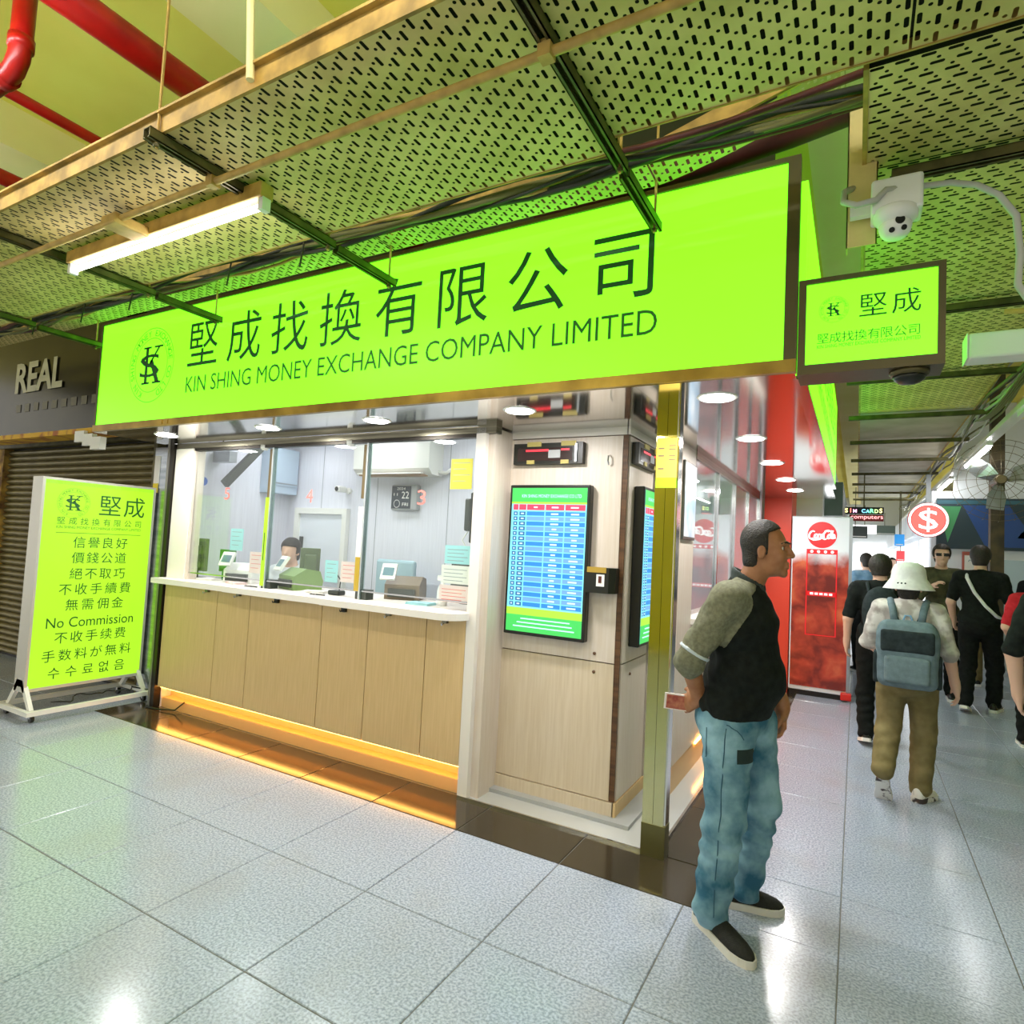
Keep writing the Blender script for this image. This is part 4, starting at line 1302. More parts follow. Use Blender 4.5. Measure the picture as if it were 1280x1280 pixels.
# ================================================================== CORRIDOR THINGS
vm = thing('drinks_machine', 'tall drinks cooler with red round logo and cola picture', 'drinks machine', (.53, 5.2, 0))
MB().bbox((.21, 4.84, .06), (.84, 5.55, 2.11), .01).build('cabinet', 'coke_white', vm)
def cola():
    m = bpy.data.materials.new('cola_print')
    m.use_nodes = True
    nt = m.node_tree
    b = nt.nodes['Principled BSDF']
    tc = nt.nodes.new('ShaderNodeTexCoord')
    sp = nt.nodes.new('ShaderNodeSeparateXYZ')
    nt.links.new(tc.outputs['Object'], sp.inputs[0])
    nz = nt.nodes.new('ShaderNodeTexNoise')
    nz.inputs['Scale'].default_value = 6
    nz.inputs['Detail'].default_value = 5
    nt.links.new(tc.outputs['Object'], nz.inputs['Vector'])
    vo = nt.nodes.new('ShaderNodeTexVoronoi')
    vo.inputs['Scale'].default_value = 4.6
    vo.distance = 'CHEBYCHEV'
    wz = nt.nodes.new('ShaderNodeMixRGB')
    wz.inputs[0].default_value = .18
    nt.links.new(tc.outputs['Object'], wz.inputs[1])
    nt.links.new(nz.outputs['Color'], wz.inputs[2])
    nt.links.new(wz.outputs[0], vo.inputs['Vector'])
    r = nt.nodes.new('ShaderNodeValToRGB')
    e = r.color_ramp.elements
    e[0].position, e[0].color = .0, (*lin('cf6a40'), 1)
    e[1].position, e[1].color = .62, (*lin('6a1c10'), 1)
    k = e.new(.35)
    k.color = (*lin('ab3a24'), 1)
    nt.links.new(vo.outputs['Distance'], r.inputs[0])
    # blend to white above z ~1.5
    ad = nt.nodes.new('ShaderNodeMath')
    ad.operation = 'MULTIPLY_ADD'
    ad.inputs[1].default_value = .22
    nt.links.new(nz.outputs[0], ad.inputs[0])
    nt.links.new(sp.outputs['Z'], ad.inputs[2])
    r2 = nt.nodes.new('ShaderNodeValToRGB')
    r2.color_ramp.elements[0].position = .82
    r2.color_ramp.elements[1].position = .90
    mu = nt.nodes.new('ShaderNodeMath')
    mu.operation = 'MULTIPLY'
    mu.inputs[1].default_value = .5
    nt.links.new(ad.outputs[0], mu.inputs[0])
    nt.links.new(mu.outputs[0], r2.inputs[0])
    mx = nt.nodes.new('ShaderNodeMixRGB')
    nt.links.new(r2.outputs[0], mx.inputs[0])
    nt.links.new(r.outputs[0], mx.inputs[1])
    mx.inputs[2].default_value = (*lin('e2e9ee'), 1)
    nt.links.new(mx.outputs[0], b.inputs['Base Color'])
    nt.links.new(mx.outputs[0], b.inputs['Emission Color'])
    b.inputs['Emission Strength'].default_value = .12
    b.inputs['Roughness'].default_value = .25
    MATS['cola_print'] = m


cola()
MB().box((.225, 4.83, .11), (.815, 4.842, 2.09)).build('door', 'cola_print', vm)
MB().box((.815, 4.815, .06), (.85, 4.86, 2.10)).build('door_edge', 'grey_steel', vm)
MB().box((.82, 4.80, .14), (.845, 4.816, .95)).build('door_handle', 'grey_steel', vm)
MB().box((.22, 4.86, .0), (.83, 5.5, .06)).build('foot', 'black', vm)
MB().bbox((.76, 4.76, .02), (.87, 4.86, .10), .012).build('bumper', 'red_paint', vm)
fr = FR((0, 4.829, 0), (1, 0, 0), (0, 0, 1))
a = MB()
disc(a, fr, .535, 1.89, .155, 40, .003)
a.build('logo_disc', mat('logo_red', 'd8141c', .3, emit='d8141c', estr=.25), vm)
# script lettering on the disc: brush strokes
a = MB()
def stroke(mb, pts, wds, fr, w):
    pts = [Vector(p) for p in pts]
    L, Rr = [], []
    for i, q in enumerate(pts):
        t = (pts[min(i + 1, len(pts) - 1)] - pts[max(i - 1, 0)]).normalized()
        nrm = Vector((-t.y, t.x))
        L.append(q + nrm * wds[i])
        Rr.append(q - nrm * wds[i])
    n = len(pts)
    mb.add([fr(q.x, q.y, w) for q in L] + [fr(q.x, q.y, w) for q in Rr], [(i + 1, i, n + i, n + i + 1) for i in range(n - 1)])


def arc(cx, cy, rx, ry, a0, a1, n=12, sl=.25):
    return [(cx + rx * cos(radians(a0 + (a1 - a0) * i / n)) + sl * ry * sin(radians(a0 + (a1 - a0) * i / n)), cy + ry * sin(radians(a0 + (a1 - a0) * i / n))) for i in range(n + 1)]


def ws(n, lo, hi): return [lo + (hi - lo) * sin(pi * i / (n - 1)) for i in range(n)]
u0, v0, k = .535, 1.885, .135
def S(pts): return [(u0 + x * k, v0 + y * k) for x, y in pts]
glyphs = [arc(-.72, .02, .24, .34, 50, 310), arc(-.40, -.08, .12, .18, 0, 360), arc(-.13, -.08, .12, .18, 50, 310), arc(.12, -.08, .11, .18, 0, 360), [(.25, .1), (.24, -.1), (.30, -.26)], arc(.42, .02, .22, .36, 50, 310), arc(.68, -.08, .11, .18, 0, 360), [(.80, -.25), (.86, 0), (.95, .30), (.90, .42), (.84, .25), (.84, -.10), (.90, -.26)], arc(1.02, -.08, .10, .17, 0, 360), [(1.12, .1), (1.11, -.1), (1.18, -.25)], [(-.9, -.30), (-.6, -.42), (-.2, -.36), (0, -.33)], [(.3, .38), (.6, .44), (.85, .36), (1.05, .42)]]
for g in glyphs:
    g = [(x * .95 - .1, y) for x, y in g]
    stroke(a, S(g), ws(len(g), .006, .0105), fr, .006)
a.build('logo_script', mat('logo_white', 'ffffff', .3, emit='ffffff', estr=.3), vm)
f = MB()
rect(f, fr, .375, .70, 1.665, 1.72, .003)
rect(f, fr, .375, .70, 1.17, 1.225, .003)
rect(f, fr, .375, .388, .72, 1.665, .003)
rect(f, fr, .687, .70, .72, 1.665, .003)
rect(f, fr, .375, .70, .71, .722, .003)
f.build('panel_outline', MATS['logo_red'], vm)
f = MB()
for q in range(4):
    disc(f, fr, .43 + q * .072, 1.692, .017, 14, .0045)
for q in range(5):
    rect(f, fr, .42 + q * .05, .455 + q * .05, 1.185, 1.21, .0045)
o = f.build('panel_print', MATS['logo_white'], vm)
o['kind'] = 'stuff'
rc = struct('wall_red_column', MB().box((-.12, 4.95, 0), (.19, 5.6, 3.0)), mat('red_col', 'e2452c', .4), 'red clad column left of the drinks cooler', 'column')

# shops along the corridor
mat('shop_white', 'e9eef2', .5)
SHOP = emis('shop_glow', (.95, .98, 1.0), 1.3)
wlft = struct('wall_corridor_left', MB().box((-1.0, 5.62, 0), (.5, 26, 3.4)), 'shop_white', 'bright shop fronts along the left of the corridor', 'wall')
for k in range(8):
    y = 6.0 + k * 2.2
    MB().box((.5, y, .9), (.515, y + 1.7, 2.1)).build('lit_display', SHOP, wlft)
    MB().box((.5, y, 2.2), (.72, y + 2.0, 2.65)).build('shop_board', [mat('brd_grey', '5a6a62', .5), mat('brd_dark', '3c4440', .5), MATS['brd_grey']][k % 3], wlft)
    MB().box((.5, y, .0), (.62, y + 1.8, .9)).build('display_case', [mat('case_grey', 'b9c2c8', .4), mat('case_red', 'c05a50', .4), 'shop_white'][k % 3], wlft)
wr = struct('wall_corridor_right', MB().box((2.3, 9.2, 0), (6.8, 9.4, 4.3)).box((1.98, 9.2, 0), (2.3, 9.4, 2.86)), 'shop_white', 'white shop wall below the mural on the right', 'wall')
MB().box((2.0, 9.4, 0), (2.1, 26, 2.86)).build('side_front', 'shop_white', wr)
for k in range(7):
    y = 9.8 + k * 2.2
    MB().box((1.985, y, .9), (2.0, y + 1.7, 2.1)).build('lit_display', SHOP, wr)
    MB().box((1.9, y, 2.2), (2.0, y + 2.0, 2.7)).build('shop_board', MATS['shop_white'], wr)
MB().box((2.45, 9.18, .9), (3.3, 9.2, 1.75)).build('shop_window', mat('shop_glass', 'b6cfd6', .1), wr)
MB().box((1.98, 9.05, .0), (3.6, 9.2, .9)).build('display_case', MATS['case_grey'], wr)
we = struct('wall_corridor_end', MB().box((-1, 26, 0), (8, 26.2, 4.3)), 'shop_white', 'bright far end of the corridor', 'wall')
MB().box((.8, 25.9, .2), (2.0, 25.99, 2.4)).build('lit_front', emis('far_glow', (1, 1, 1), 2.2), we)
struct('wall_right', MB().box((6.8, -9, 0), (7, 26, 4.3)), mat('wall_pale', 'd6d8cc', .7), 'pale far right wall of the hall', 'wall')
mu = thing('mural_panel', 'dark blue and green geometric panel above the right-hand shop', 'panel', (3, 9.15, 1.9))
MB().box((2.05, 9.13, 1.90), (4.2, 9.2, 2.73)).build('board', mat('mural_dark', '2c4048', .5), mu)
fr = FR((0, 9.13, 0), (1, 0, 0), (0, 0, 1))
for m, poly in ((mat('mural_blue', '2c4f8c', .5), [(2.4, 2.62), (3.0, 2.62), (3.4, 1.95), (2.7, 1.95)]), (mat('mural_green', '4a9a62', .5), [(2.08, 2.60), (2.38, 2.60), (2.2, 2.0)]), (MATS['mural_green'], [(3.1, 2.1), (3.25, 2.32), (3.4, 2.1)]), (mat('mural_teal', '3a6a78', .5), [(2.05, 2.64), (4.2, 2.64), (4.2, 2.70), (2.05, 2.70)])):
    MB().prism(poly, .004, fr).build('colour_field', m, mu)
t = thing('shop_poster', 'white poster with a red frame on the right-hand shop', 'poster', (2.55, 9.1, 1.45))
MB().bbox((2.40, 9.14, 1.50), (2.86, 9.18, 1.86), .008).build('frame', mat('poster_red', 'b05a4a', .5), t)
MB().box((2.43, 9.132, 1.52), (2.83, 9.14, 1.80)).build('sheet', 'paper', t)
a = MB()
stroke(a, [(2.48 + .02 * i, 1.70 + .03 * sin(i * 1.3)) for i in range(15)], [.005] * 15, FR((0, 9.131, 0), (1, 0, 0), (0, 0, 1)), .001)
stroke(a, [(2.55 + .02 * i, 1.62 + .025 * sin(i * 1.5)) for i in range(11)], [.005] * 11, FR((0, 9.131, 0), (1, 0, 0), (0, 0, 1)), .001)
o = a.build('script_print', mat('teal_ink', '5a8a90', .5), t)
o['kind'] = 'stuff'
# LED sign SIM CARDS
t = thing('led_sign', 'hanging LED sign reading SIM CARDS and computers', 'sign', (.97, 7.9, 2.3))
MB().box((.70, 7.9, 2.36), (1.25, 7.96, 2.47)).build('case', 'black', t)
MB().box((.78, 7.9, 2.25), (1.25, 7.96, 2.35)).build('case', mat('led_back', '7a1410', .5), t)
fr = FR((0, 7.9, 0), (1, 0, 0), (0, 0, 1))
cl = [emis('led_y', (1, .9, .3), 2), emis('led_r2', (1, .2, .15), 2), emis('led_m', (1, .4, .7), 2), None, emis('led_b', (.2, .6, 1), 2), emis('led_c', (.2, .9, 1), 2), emis('led_g', (.2, 1, .4), 2), emis('led_g2', (.6, 1, .3), 2), MATS['led_y']]
for q, ch in enumerate('SIM CARDS'):
    if ch == ' ': continue
    a = MB()
    put_text(a, ch, fr, .712 + q * .059, .712 + q * .059 + .052, 2.38, 2.45, .002, keep=True, bold=.02)
    a.build('letter', cl[q], t)
a = MB()
put_text(a, 'computers', fr, .80, 1.24, 2.265, 2.335, .002)
a.build('word', emis('led_pk', (1, .35, .35), 2), t)
MB().tube([(.98, 7.93, 2.47), (.98, 7.93, 3.0)], .01, 6).build('hanger', 'strut', t)
# round dollar sign
t = thing('round_sign', 'round red and white lit sign with a dollar mark', 'sign', (1.83, 8, 2.29))
fr = FR((0, 7.93, 0), (1, 0, 0), (0, 0, 1))
MB().lathe((1.83, 7.93, 2.29), [(.26, 0), (.265, .03), (.265, .1)], 40, 'Y').build('case', 'red_paint', t)
a = MB()
ring(a, fr, 1.83, 2.29, .225, .255, 40, .003)
a.build('ring', emis('round_white', (1, .92, .92), 1.6), t)
a = MB()
disc(a, fr, 1.83, 2.29, .215, 36, .004)
a.build('face', emis('round_red', (.95, .12, .1), 1.2), t)
a = MB()
put_text(a, 'S', fr, 1.71, 1.95, 2.15, 2.43, .006)
rect(a, fr, 1.815, 1.845, 2.11, 2.47, .006)
a.build('dollar_mark', emis('round_glyph', (1, 1, 1), 2.2), t)
MB().box((1.80, 7.96, 2.55), (1.86, 8.0, 3.3)).build('hanger', 'grey_steel', t)
# small hanging signs further down the corridor
for k, (x, y, z, w_, h_, m, lb) in enumerate(((.86, 9.9, 2.05, .40, .22, MATS['brd_dark'], 'dark green board hanging behind the LED sign'), (1.60, 10.6, 1.95, .16, .22, mat('sgn_blue', '2f86c8', .4, emit='2f86c8', estr=.5), 'small blue square sign beyond the dollar sign'), (1.62, 10.6, 1.66, .14, .20, mat('sgn_red', 'd84a50', .4, emit='d84a50', estr=.4), 'small red sign below the blue square sign'), (1.05, 14.0, 2.3, .5, .22, mat('sgn_white', 'f2f4f6', .4, emit='ffffff', estr=1.0), 'distant lit white sign board over the corridor'), (1.55, 16.5, 2.4, .5, .25, MATS['brd_grey'], 'distant grey sign board over the corridor'))):
    t = thing('hanging_sign', lb, 'sign', (x, y, z), group='distant corridor signs')
    MB().bbox((x - w_ / 2, y - .03, z), (x + w_ / 2, y + .03, z + h_), .006).build('board', m, t)
    MB().box((x - w_ / 2 + .02, y - .034, z + .02), (x + w_ / 2 - .02, y - .03, z + .035)).build('board_trim', 'paper', t)
    MB().tube([(x, y, z + h_), (x, y, 3.0)], .008, 6).build('hanger', 'strut', t)
# row of strip lights
for k, (y0, y1) in enumerate(((2.0, 3.5), (5.05, 6.62), (8.15, 9.75), (11.3, 12.85), (14.4, 15.95), (17.5, 19.05))):
    t = thing('strip_light', 'lit strip light over the corridor, ' + ['nearest, dark end at the right edge', 'second nearest', 'third nearest', 'fourth nearest', 'fifth nearest', 'farthest'][k], 'lamp', (2.13, (y0 + y1) / 2, 2.95), group='corridor strip lights')
    MB().box((2.08, y0 - .78, 2.97), (2.18, y1 + .78, 3.02)).build('trunking', 'white_plastic', t)
    MB().box((2.10, y0 - .03, 2.93), (2.16, y1 + .03, 2.97)).build('batten', 'white_plastic', t)
    if k: MB().tube([(2.13, y0, 2.912), (2.13, y1, 2.912)], .018, 10).build('tube', CTUBE, t, smooth=True)
# fan on a rusty post
t = thing('wall_fan', 'large caged fan mounted on a dark post at the right', 'fan', (2.4, 6.3, 2.6))
c = (2.40, 6.2, 2.68)
for r in (.14, .24, .34, .43, .50):
    d = .10 * (1 - (r / .53) ** 2)
    MB().tube([(c[0] + r * cos(2 * pi * q / 32), c[1] - .05 - d, c[2] + r * sin(2 * pi * q / 32)) for q in range(33)], .003, 5, cap=False).build('cage_ring', 'dark_frame', t)
for q in range(20):
    a_ = 2 * pi * q / 20
    MB().tube([(c[0] + r * cos(a_), c[1] - .05 - .10 * (1 - (r / .53) ** 2), c[2] + r * sin(a_)) for r in (.05, .14, .24, .34, .43, .50)] + [(c[0] + .51 * cos(a_), c[1] + .05, c[2] + .51 * sin(a_))], .0022, 5).build('cage_wire', 'dark_frame', t)
MB().lathe((c[0], c[1] - .16, c[2]), [(.05, 0), (.06, .02), (.06, .1)], 16, 'Y').build('hub', 'dark_frame', t)
for q in range(3):
    a_ = 2 * pi * q / 3 + .4
    b = MB()
    vs = []
    for rr_, wd, tw in ((.06, .05, .04), (.2, .10, .03), (.36, .09, .015)):
        for s_ in (-1, 1):
            vs.append((c[0] + rr_ * cos(a_) - s_ * wd * sin(a_), c[1] - .04 + s_ * tw, c[2] + rr_ * sin(a_) + s_ * wd * cos(a_)))
    b.add(vs, [(0, 1, 3, 2), (2, 3, 5, 4)])
    b.build('blade', 'grey_steel', t)
MB().tube([(c[0], c[1] - .05, c[2]), (c[0], c[1] + .24, c[2])], .06, 12).build('motor', 'black_plastic', t)
pst = struct('wall_post', MB().box((2.36, 6.45, 0), (2.50, 6.6, 4.3)), mat('rust_post', '3a3224', .7, col2='54482f', scale=6), 'rusty dark post carrying the fan', 'post')

# fill lamps added out of view to brighten the slab, shaped as battens
for k, (x, y) in enumerate(((-4.4, -2.65), (-2.2, -2.65), (.0, -2.65), (2.4, -2.65), (-2.6, -6.3), (1.4, -6.3))):
    t = thing('fluorescent_lamp', 'added fill lamp out of view, ' + ['front far left', 'front left', 'front middle', 'front right', 'rear left', 'rear right'][k], 'lamp', (x, y, 3.45), group='added fill lamps')
    MB().bbox((x - .78, y - .03, 3.49), (x + .78, y + .03, 3.53), .006).build('batten', 'pipe_yellow', t)
    MB().tube([(x - .75, y, 3.455), (x + .75, y, 3.455)], .017, 10).build('tube', FILL_TUBE, t, smooth=True)
    for q in (-.5, .5):
        MB().tube([(x + q, y, 3.53), (x + q, y, 3.94 if y < -5.4 else 4.0)], .006, 6).build('hanging_rod', 'pipe_yellow', t)

# ================================================================== PEOPLE
# signed-distance bodies, polygonised with surface nets
class SDF:
    def __init__(self, lo, hi, h):
        self.lo, self.h = np.array(lo, float), h
        self.n = np.ceil((np.array(hi) - self.lo) / h).astype(int) + 1
        self.d = np.full(self.n, .12, np.float32)
        self.tag = np.zeros(self.n, np.uint8)
        self.best = np.full(self.n, 9., np.float32)

    def _sub(self, lo, hi, pad=.06):
        a = np.clip(np.floor((np.array(lo) - pad - self.lo) / self.h).astype(int), 0, self.n - 1)
        b = np.clip(np.ceil((np.array(hi) + pad - self.lo) / self.h).astype(int) + 1, 1, self.n)
        if (b <= a).any(): return None
        sl = tuple(slice(a[i], b[i]) for i in range(3))
        g = [self.lo[i] + self.h * np.arange(a[i], b[i]) for i in range(3)]
        P = np.stack(np.meshgrid(*g, indexing='ij'), -1).astype(np.float32)
        return sl, P

    def _put(self, sl, dd, k, tg, sub=False):
        cur = self.d[sl]
        if sub:
            self.d[sl] = np.maximum(cur, -dd)
            return
        if k > 0:
            h = np.clip(.5 + .5 * (cur - dd) / k, 0, 1)
            new = cur * (1 - h) + dd * h - k * h * (1 - h)
        else:
            new = np.minimum(cur, dd)
        self.d[sl] = new
        if tg is not None:
            b = self.best[sl]
            m = dd < b
            t = self.tag[sl]
            t[m] = tg
            self.tag[sl] = t
            self.best[sl] = np.minimum(b, dd)

    def cone(self, a, b, ra, rb, k=.02, tg=None, flat=None):
        a, b = np.array(a, np.float32), np.array(b, np.float32)
        r = max(ra, rb)
        s = self._sub(np.minimum(a, b) - r, np.maximum(a, b) + r)
        if s is None: return
        sl, P = s
        ab = b - a
        t = np.clip(((P - a) @ ab) / max(float(ab @ ab), 1e-9), 0, 1)
        q = P - (a + t[..., None] * ab)
        if flat is not None:           # flatten along a direction: (dir, factor)
            dv, fc = np.array(flat[0], np.float32), flat[1]
            dv = dv / np.linalg.norm(dv)
            q = q + (q @ dv)[..., None] * dv * (fc - 1)
        self._put(sl, np.linalg.norm(q, axis=-1) - (ra + (rb - ra) * t), k, tg)

    def ell(self, c, r, R=None, k=.02, tg=None, sub=False):
        c, r = np.array(c, np.float32), np.array(r, np.float32)
        m = float(r.max())
        s = self._sub(c - m, c + m)
        if s is None: return
        sl, P = s
        q = P - c
        if R is not None: q = q @ np.array(R, np.float32)
        k0 = np.linalg.norm(q / r, axis=-1)
        k1 = np.linalg.norm(q / (r * r), axis=-1) + 1e-9
        self._put(sl, (k0 * (k0 - 1) / k1).astype(np.float32), k, tg, sub)

    def rbox(self, c, hs, r, k=.02, tg=None):
        c, hs = np.array(c, np.float32), np.array(hs, np.float32)
        s = self._sub(c - hs - r, c + hs + r)
        if s is None: return
        sl, P = s
        q = np.abs(P - c) - hs
        dd = np.linalg.norm(np.maximum(q, 0), axis=-1) + np.minimum(q.max(-1), 0) - r
        self._put(sl, dd.astype(np.float32), k, tg)

    def grid(self):
        g = [self.lo[i] + self.h * np.arange(self.n[i]) for i in range(3)]
        return np.meshgrid(*g, indexing='ij', sparse=True)

    def cut(self, fn):
        X, Y, Z = self.grid()
        self.d = np.maximum(self.d, fn(X, Y, Z).astype(np.float32) * np.ones_like(self.d))

    def wave(self, fn):
        X, Y, Z = self.grid()
        self.d = self.d + fn(X, Y, Z).astype(np.float32)

    def mesh(self):
        d = self.d
        d[0], d[-1], d[:, 0], d[:, -1], d[:, :, 0], d[:, :, -1] = .1, .1, .1, .1, .1, .1
        ins = d < 0
        c = np.zeros(tuple(self.n - 1), np.uint8)
        for i in (0, 1):
            for j in (0, 1):
                for k in (0, 1):
                    c += ins[i:self.n[0] - 1 + i, j:self.n[1] - 1 + j, k:self.n[2] - 1 + k]
        act = np.argwhere((c > 0) & (c < 8))
        if len(act) == 0: return np.zeros((0, 3)), np.zeros((0, 4), int), np.zeros(0, int)
        idx = np.full(c.shape, -1, np.int64)
        idx[tuple(act.T)] = np.arange(len(act))
        cor = np.array([(i, j, k) for i in (0, 1) for j in (0, 1) for k in (0, 1)])
        val = np.stack([d[tuple((act + q).T)] for q in cor], 1)
        acc = np.zeros((len(act), 3))
        cnt = np.zeros(len(act))
        for a in range(8):
            for b in range(a + 1, 8):
                if np.abs(cor[a] - cor[b]).sum() != 1: continue
                va, vb = val[:, a], val[:, b]
                m = (va < 0) != (vb < 0)
                t = np.where(m, va / np.where(m, va - vb, 1), 0)
                p = cor[a] + t[:, None] * (cor[b] - cor[a])
                acc[m] += p[m]
                cnt[m] += 1
        V = self.lo + (act + acc / cnt[:, None]) * self.h
        F = []
        for ax in range(3):
            o1, o2 = [(1, 2), (2, 0), (0, 1)][ax]
            sa = [slice(None)] * 3
            sb = [slice(None)] * 3
            sa[ax], sb[ax] = slice(0, -1), slice(1, None)
            A, B = ins[tuple(sa)], ins[tuple(sb)]
            e = np.argwhere(A != B)
            e = e[(e[:, o1] > 0) & (e[:, o2] > 0) & (e[:, o1] < c.shape[o1]) & (e[:, o2] < c.shape[o2])]
            fl = A[tuple(e.T)]
            def at(d1, d2):
                q = e.copy()
                q[:, o1] -= d1
                q[:, o2] -= d2
                return idx[tuple(q.T)]
            quad = np.stack([at(1, 1), at(0, 1), at(0, 0), at(1, 0)], 1)
            quad[~fl] = quad[~fl][:, ::-1]
            F.append(quad)
        F = np.concatenate(F)
        tg = self.tag[tuple(act.T)]
        return V, F, tg[F[:, 0]]

    def build(self, name, mats, parent, smooth_it=1):
        V, F, tg = self.mesh()
        # light laplacian smoothing
        for _ in range(smooth_it):
            s = np.zeros_like(V)
            n = np.zeros(len(V))
            for a, b in ((0, 1), (1, 2), (2, 3), (3, 0)):
                np.add.at(s, F[:, a], V[F[:, b]])
                np.add.at(n, F[:, a], 1)
                np.add.at(s, F[:, b], V[F[:, a]])
                np.add.at(n, F[:, b], 1)
            V = .5 * V + .5 * s / np.maximum(n, 1)[:, None]
        me = bpy.data.meshes.new(name)
        me.vertices.add(len(V))
        me.vertices.foreach_set('co', V.astype(np.float32).ravel())
        me.loops.add(len(F) * 4)
        me.loops.foreach_set('vertex_index', F.astype(np.int32).ravel())
        me.polygons.add(len(F))
        me.polygons.foreach_set('loop_start', (np.arange(len(F)) * 4).astype(np.int32))
        mats = mats if isinstance(mats, (list, tuple)) else [mats]
        for m in mats: me.materials.append(MATS[m] if isinstance(m, str) else m)
        if len(mats) > 1:
            me.polygons.foreach_set('material_index', np.minimum(tg, len(mats) - 1).astype(np.int32))
        me.polygons.foreach_set('use_smooth', np.ones(len(F), bool))
        me.update()
        me.validate()
        o = bpy.data.objects.new(name, me)
        COL.objects.link(o)
        o.parent = parent
        return o


def nv(v): 
    v = np.array(v, float)
    return v / np.linalg.norm(v)


def hand(S, wr, dirv, palm_n, thumb, curl=.5, s=1.0, k=.006):
    """wr wrist, dirv pointing to the fingers, palm_n the way the palm faces, thumb the side of the thumb"""
    wr, dirv, palm_n = np.array(wr, float), nv(dirv), nv(palm_n)
    side = nv(np.array(thumb, float) - np.dot(thumb, dirv) * dirv)
    palm_n = nv(palm_n - np.dot(palm_n, dirv) * dirv - np.dot(palm_n, side) * side)
    S.cone(wr - dirv * .03, wr + dirv * .03, .026 * s, .026 * s, .02)
    base = []
    for i in range(4):
        off = (.030 - .020 * i) * s
        kn = wr + dirv * (.088 - .006 * abs(i - 1)) * s + side * off
        base.append(kn)
        S.cone(wr + dirv * .02 * s + side * off * .6, kn, .015 * s, .0125 * s, .014)
    for i, ln in enumerate((.072, .080, .075, .058)):
        p, a = base[i], curl * .55
        for j, (f, r) in enumerate(((.45, .0098), (.31, .0090), (.24, .0080))):
            q = p + (dirv * cos(a) + palm_n * sin(a)) * ln * f * s
            S.cone(p, q, r * s, (r - .0008) * s, k)
            p = q
            a += curl * .95
    p = wr + dirv * .028 * s + side * .028 * s
    d1 = nv(dirv * .6 + side * .65 + palm_n * .45)
    q = p + d1 * .040 * s
    S.cone(wr + dirv * .012 * s + side * .012 * s, p, .017 * s, .015 * s, .012)
    S.cone(p, q, .0135 * s, .011 * s, .010)
    d2 = nv(dirv * .9 + side * .15 + palm_n * .5)
    S.cone(q, q + d2 * .032 * s, .0105 * s, .0085 * s, k)


def head(S, c, R, sc=(1, 1, 1), fine=True):
    c, R, sc = np.array(c, float), np.array(R, float), np.array(sc, float)
    def W(p): return c + R @ (np.array(p) * sc)
    def E(p, r, k=.02, sub=False): S.ell(W(p), np.array(r) * sc, R, k, None, sub)
    E((0, -.012, .040), (.075, .094, .087))
    E((0, .032, .000), (.063, .066, .088))
    E((0, .034, -.058), (.054, .056, .050))
    E((0, .078, -.092), (.024, .020, .020), .014)
    if fine:
        for s_ in (-1, 1):
            E((s_ * .034, .090, .012), (.019, .016, .013), 0, True)
            E((s_ * .040, .066, -.022), (.022, .024, .022), .02)
            S.cone(W((s_ * .010, .100, .032)), W((s_ * .046, .082, .030)), .0095, .0075, .010)
        S.cone(W((0, .094, .024)), W((0, .117, -.018)), .0090, .0130, .008)
        for s_ in (-1, 1): S.ell(W((s_ * .013, .102, -.024)), np.array((.010, .012, .008)), R, .006)
        S.cone(W((-.018, .096, -.052)), W((.018, .096, -.052)), .0075, .0075, .004)
        S.cone(W((-.016, .095, -.068)), W((.016, .095, -.068)), .0085, .0085, .004)
    else:
        S.cone(W((0, .092, .020)), W((0, .108, -.018)), .010, .014, .010)
    for s_ in (-1, 1):
        E((s_ * .076, -.008, -.004), (.010, .020, .033), .008)
        if fine: E((s_ * .087, -.002, .002), (.007, .009, .017), 0, True)


def hair_cap(S, c, R, sc=(1, 1, 1), th=.008, front=.078, nape=-.075, burn=-.012, rec=0.0):
    c, R, sc = np.array(c, float), np.array(R, float), np.array(sc, float)
    W = lambda p: c + R @ (np.array(p) * sc)
    S.ell(W((0, -.014, .042)), (np.array((.077, .096, .088)) + th) * sc, R, 0)
    S.ell(W((0, -.050, -.035)), (np.array((.060, .052, .060)) + th * .6) * sc, R, .02)
    X, Y, Z = S.grid()
    P = np.stack(np.broadcast_arrays(X, Y, Z), -1).astype(np.float32) - c.astype(np.float32)
    q = (P @ R.astype(np.float32)) / sc
    x, y, z = q[..., 0], q[..., 1], q[..., 2]
    top = front - z + np.maximum(0, y - .02) * .15 + rec * np.maximum(0, np.abs(x) - .02)      # above the forehead line
    sidef = np.maximum(y - .022, burn - z)                           # sideburns in front of the ear
    back = np.maximum(y + .030, nape - z)                            # behind the ear down to the nape
    keep = np.minimum(np.minimum(top, sidef), back)
    S.d = np.maximum(S.d, keep.astype(np.float32))
    S.d = S.d + (.0016 * np.sin(q[..., 0] * 260) * np.sin(q[..., 1] * 230 + 1) * np.sin(q[..., 2] * 250 + 2)).astype(np.float32)


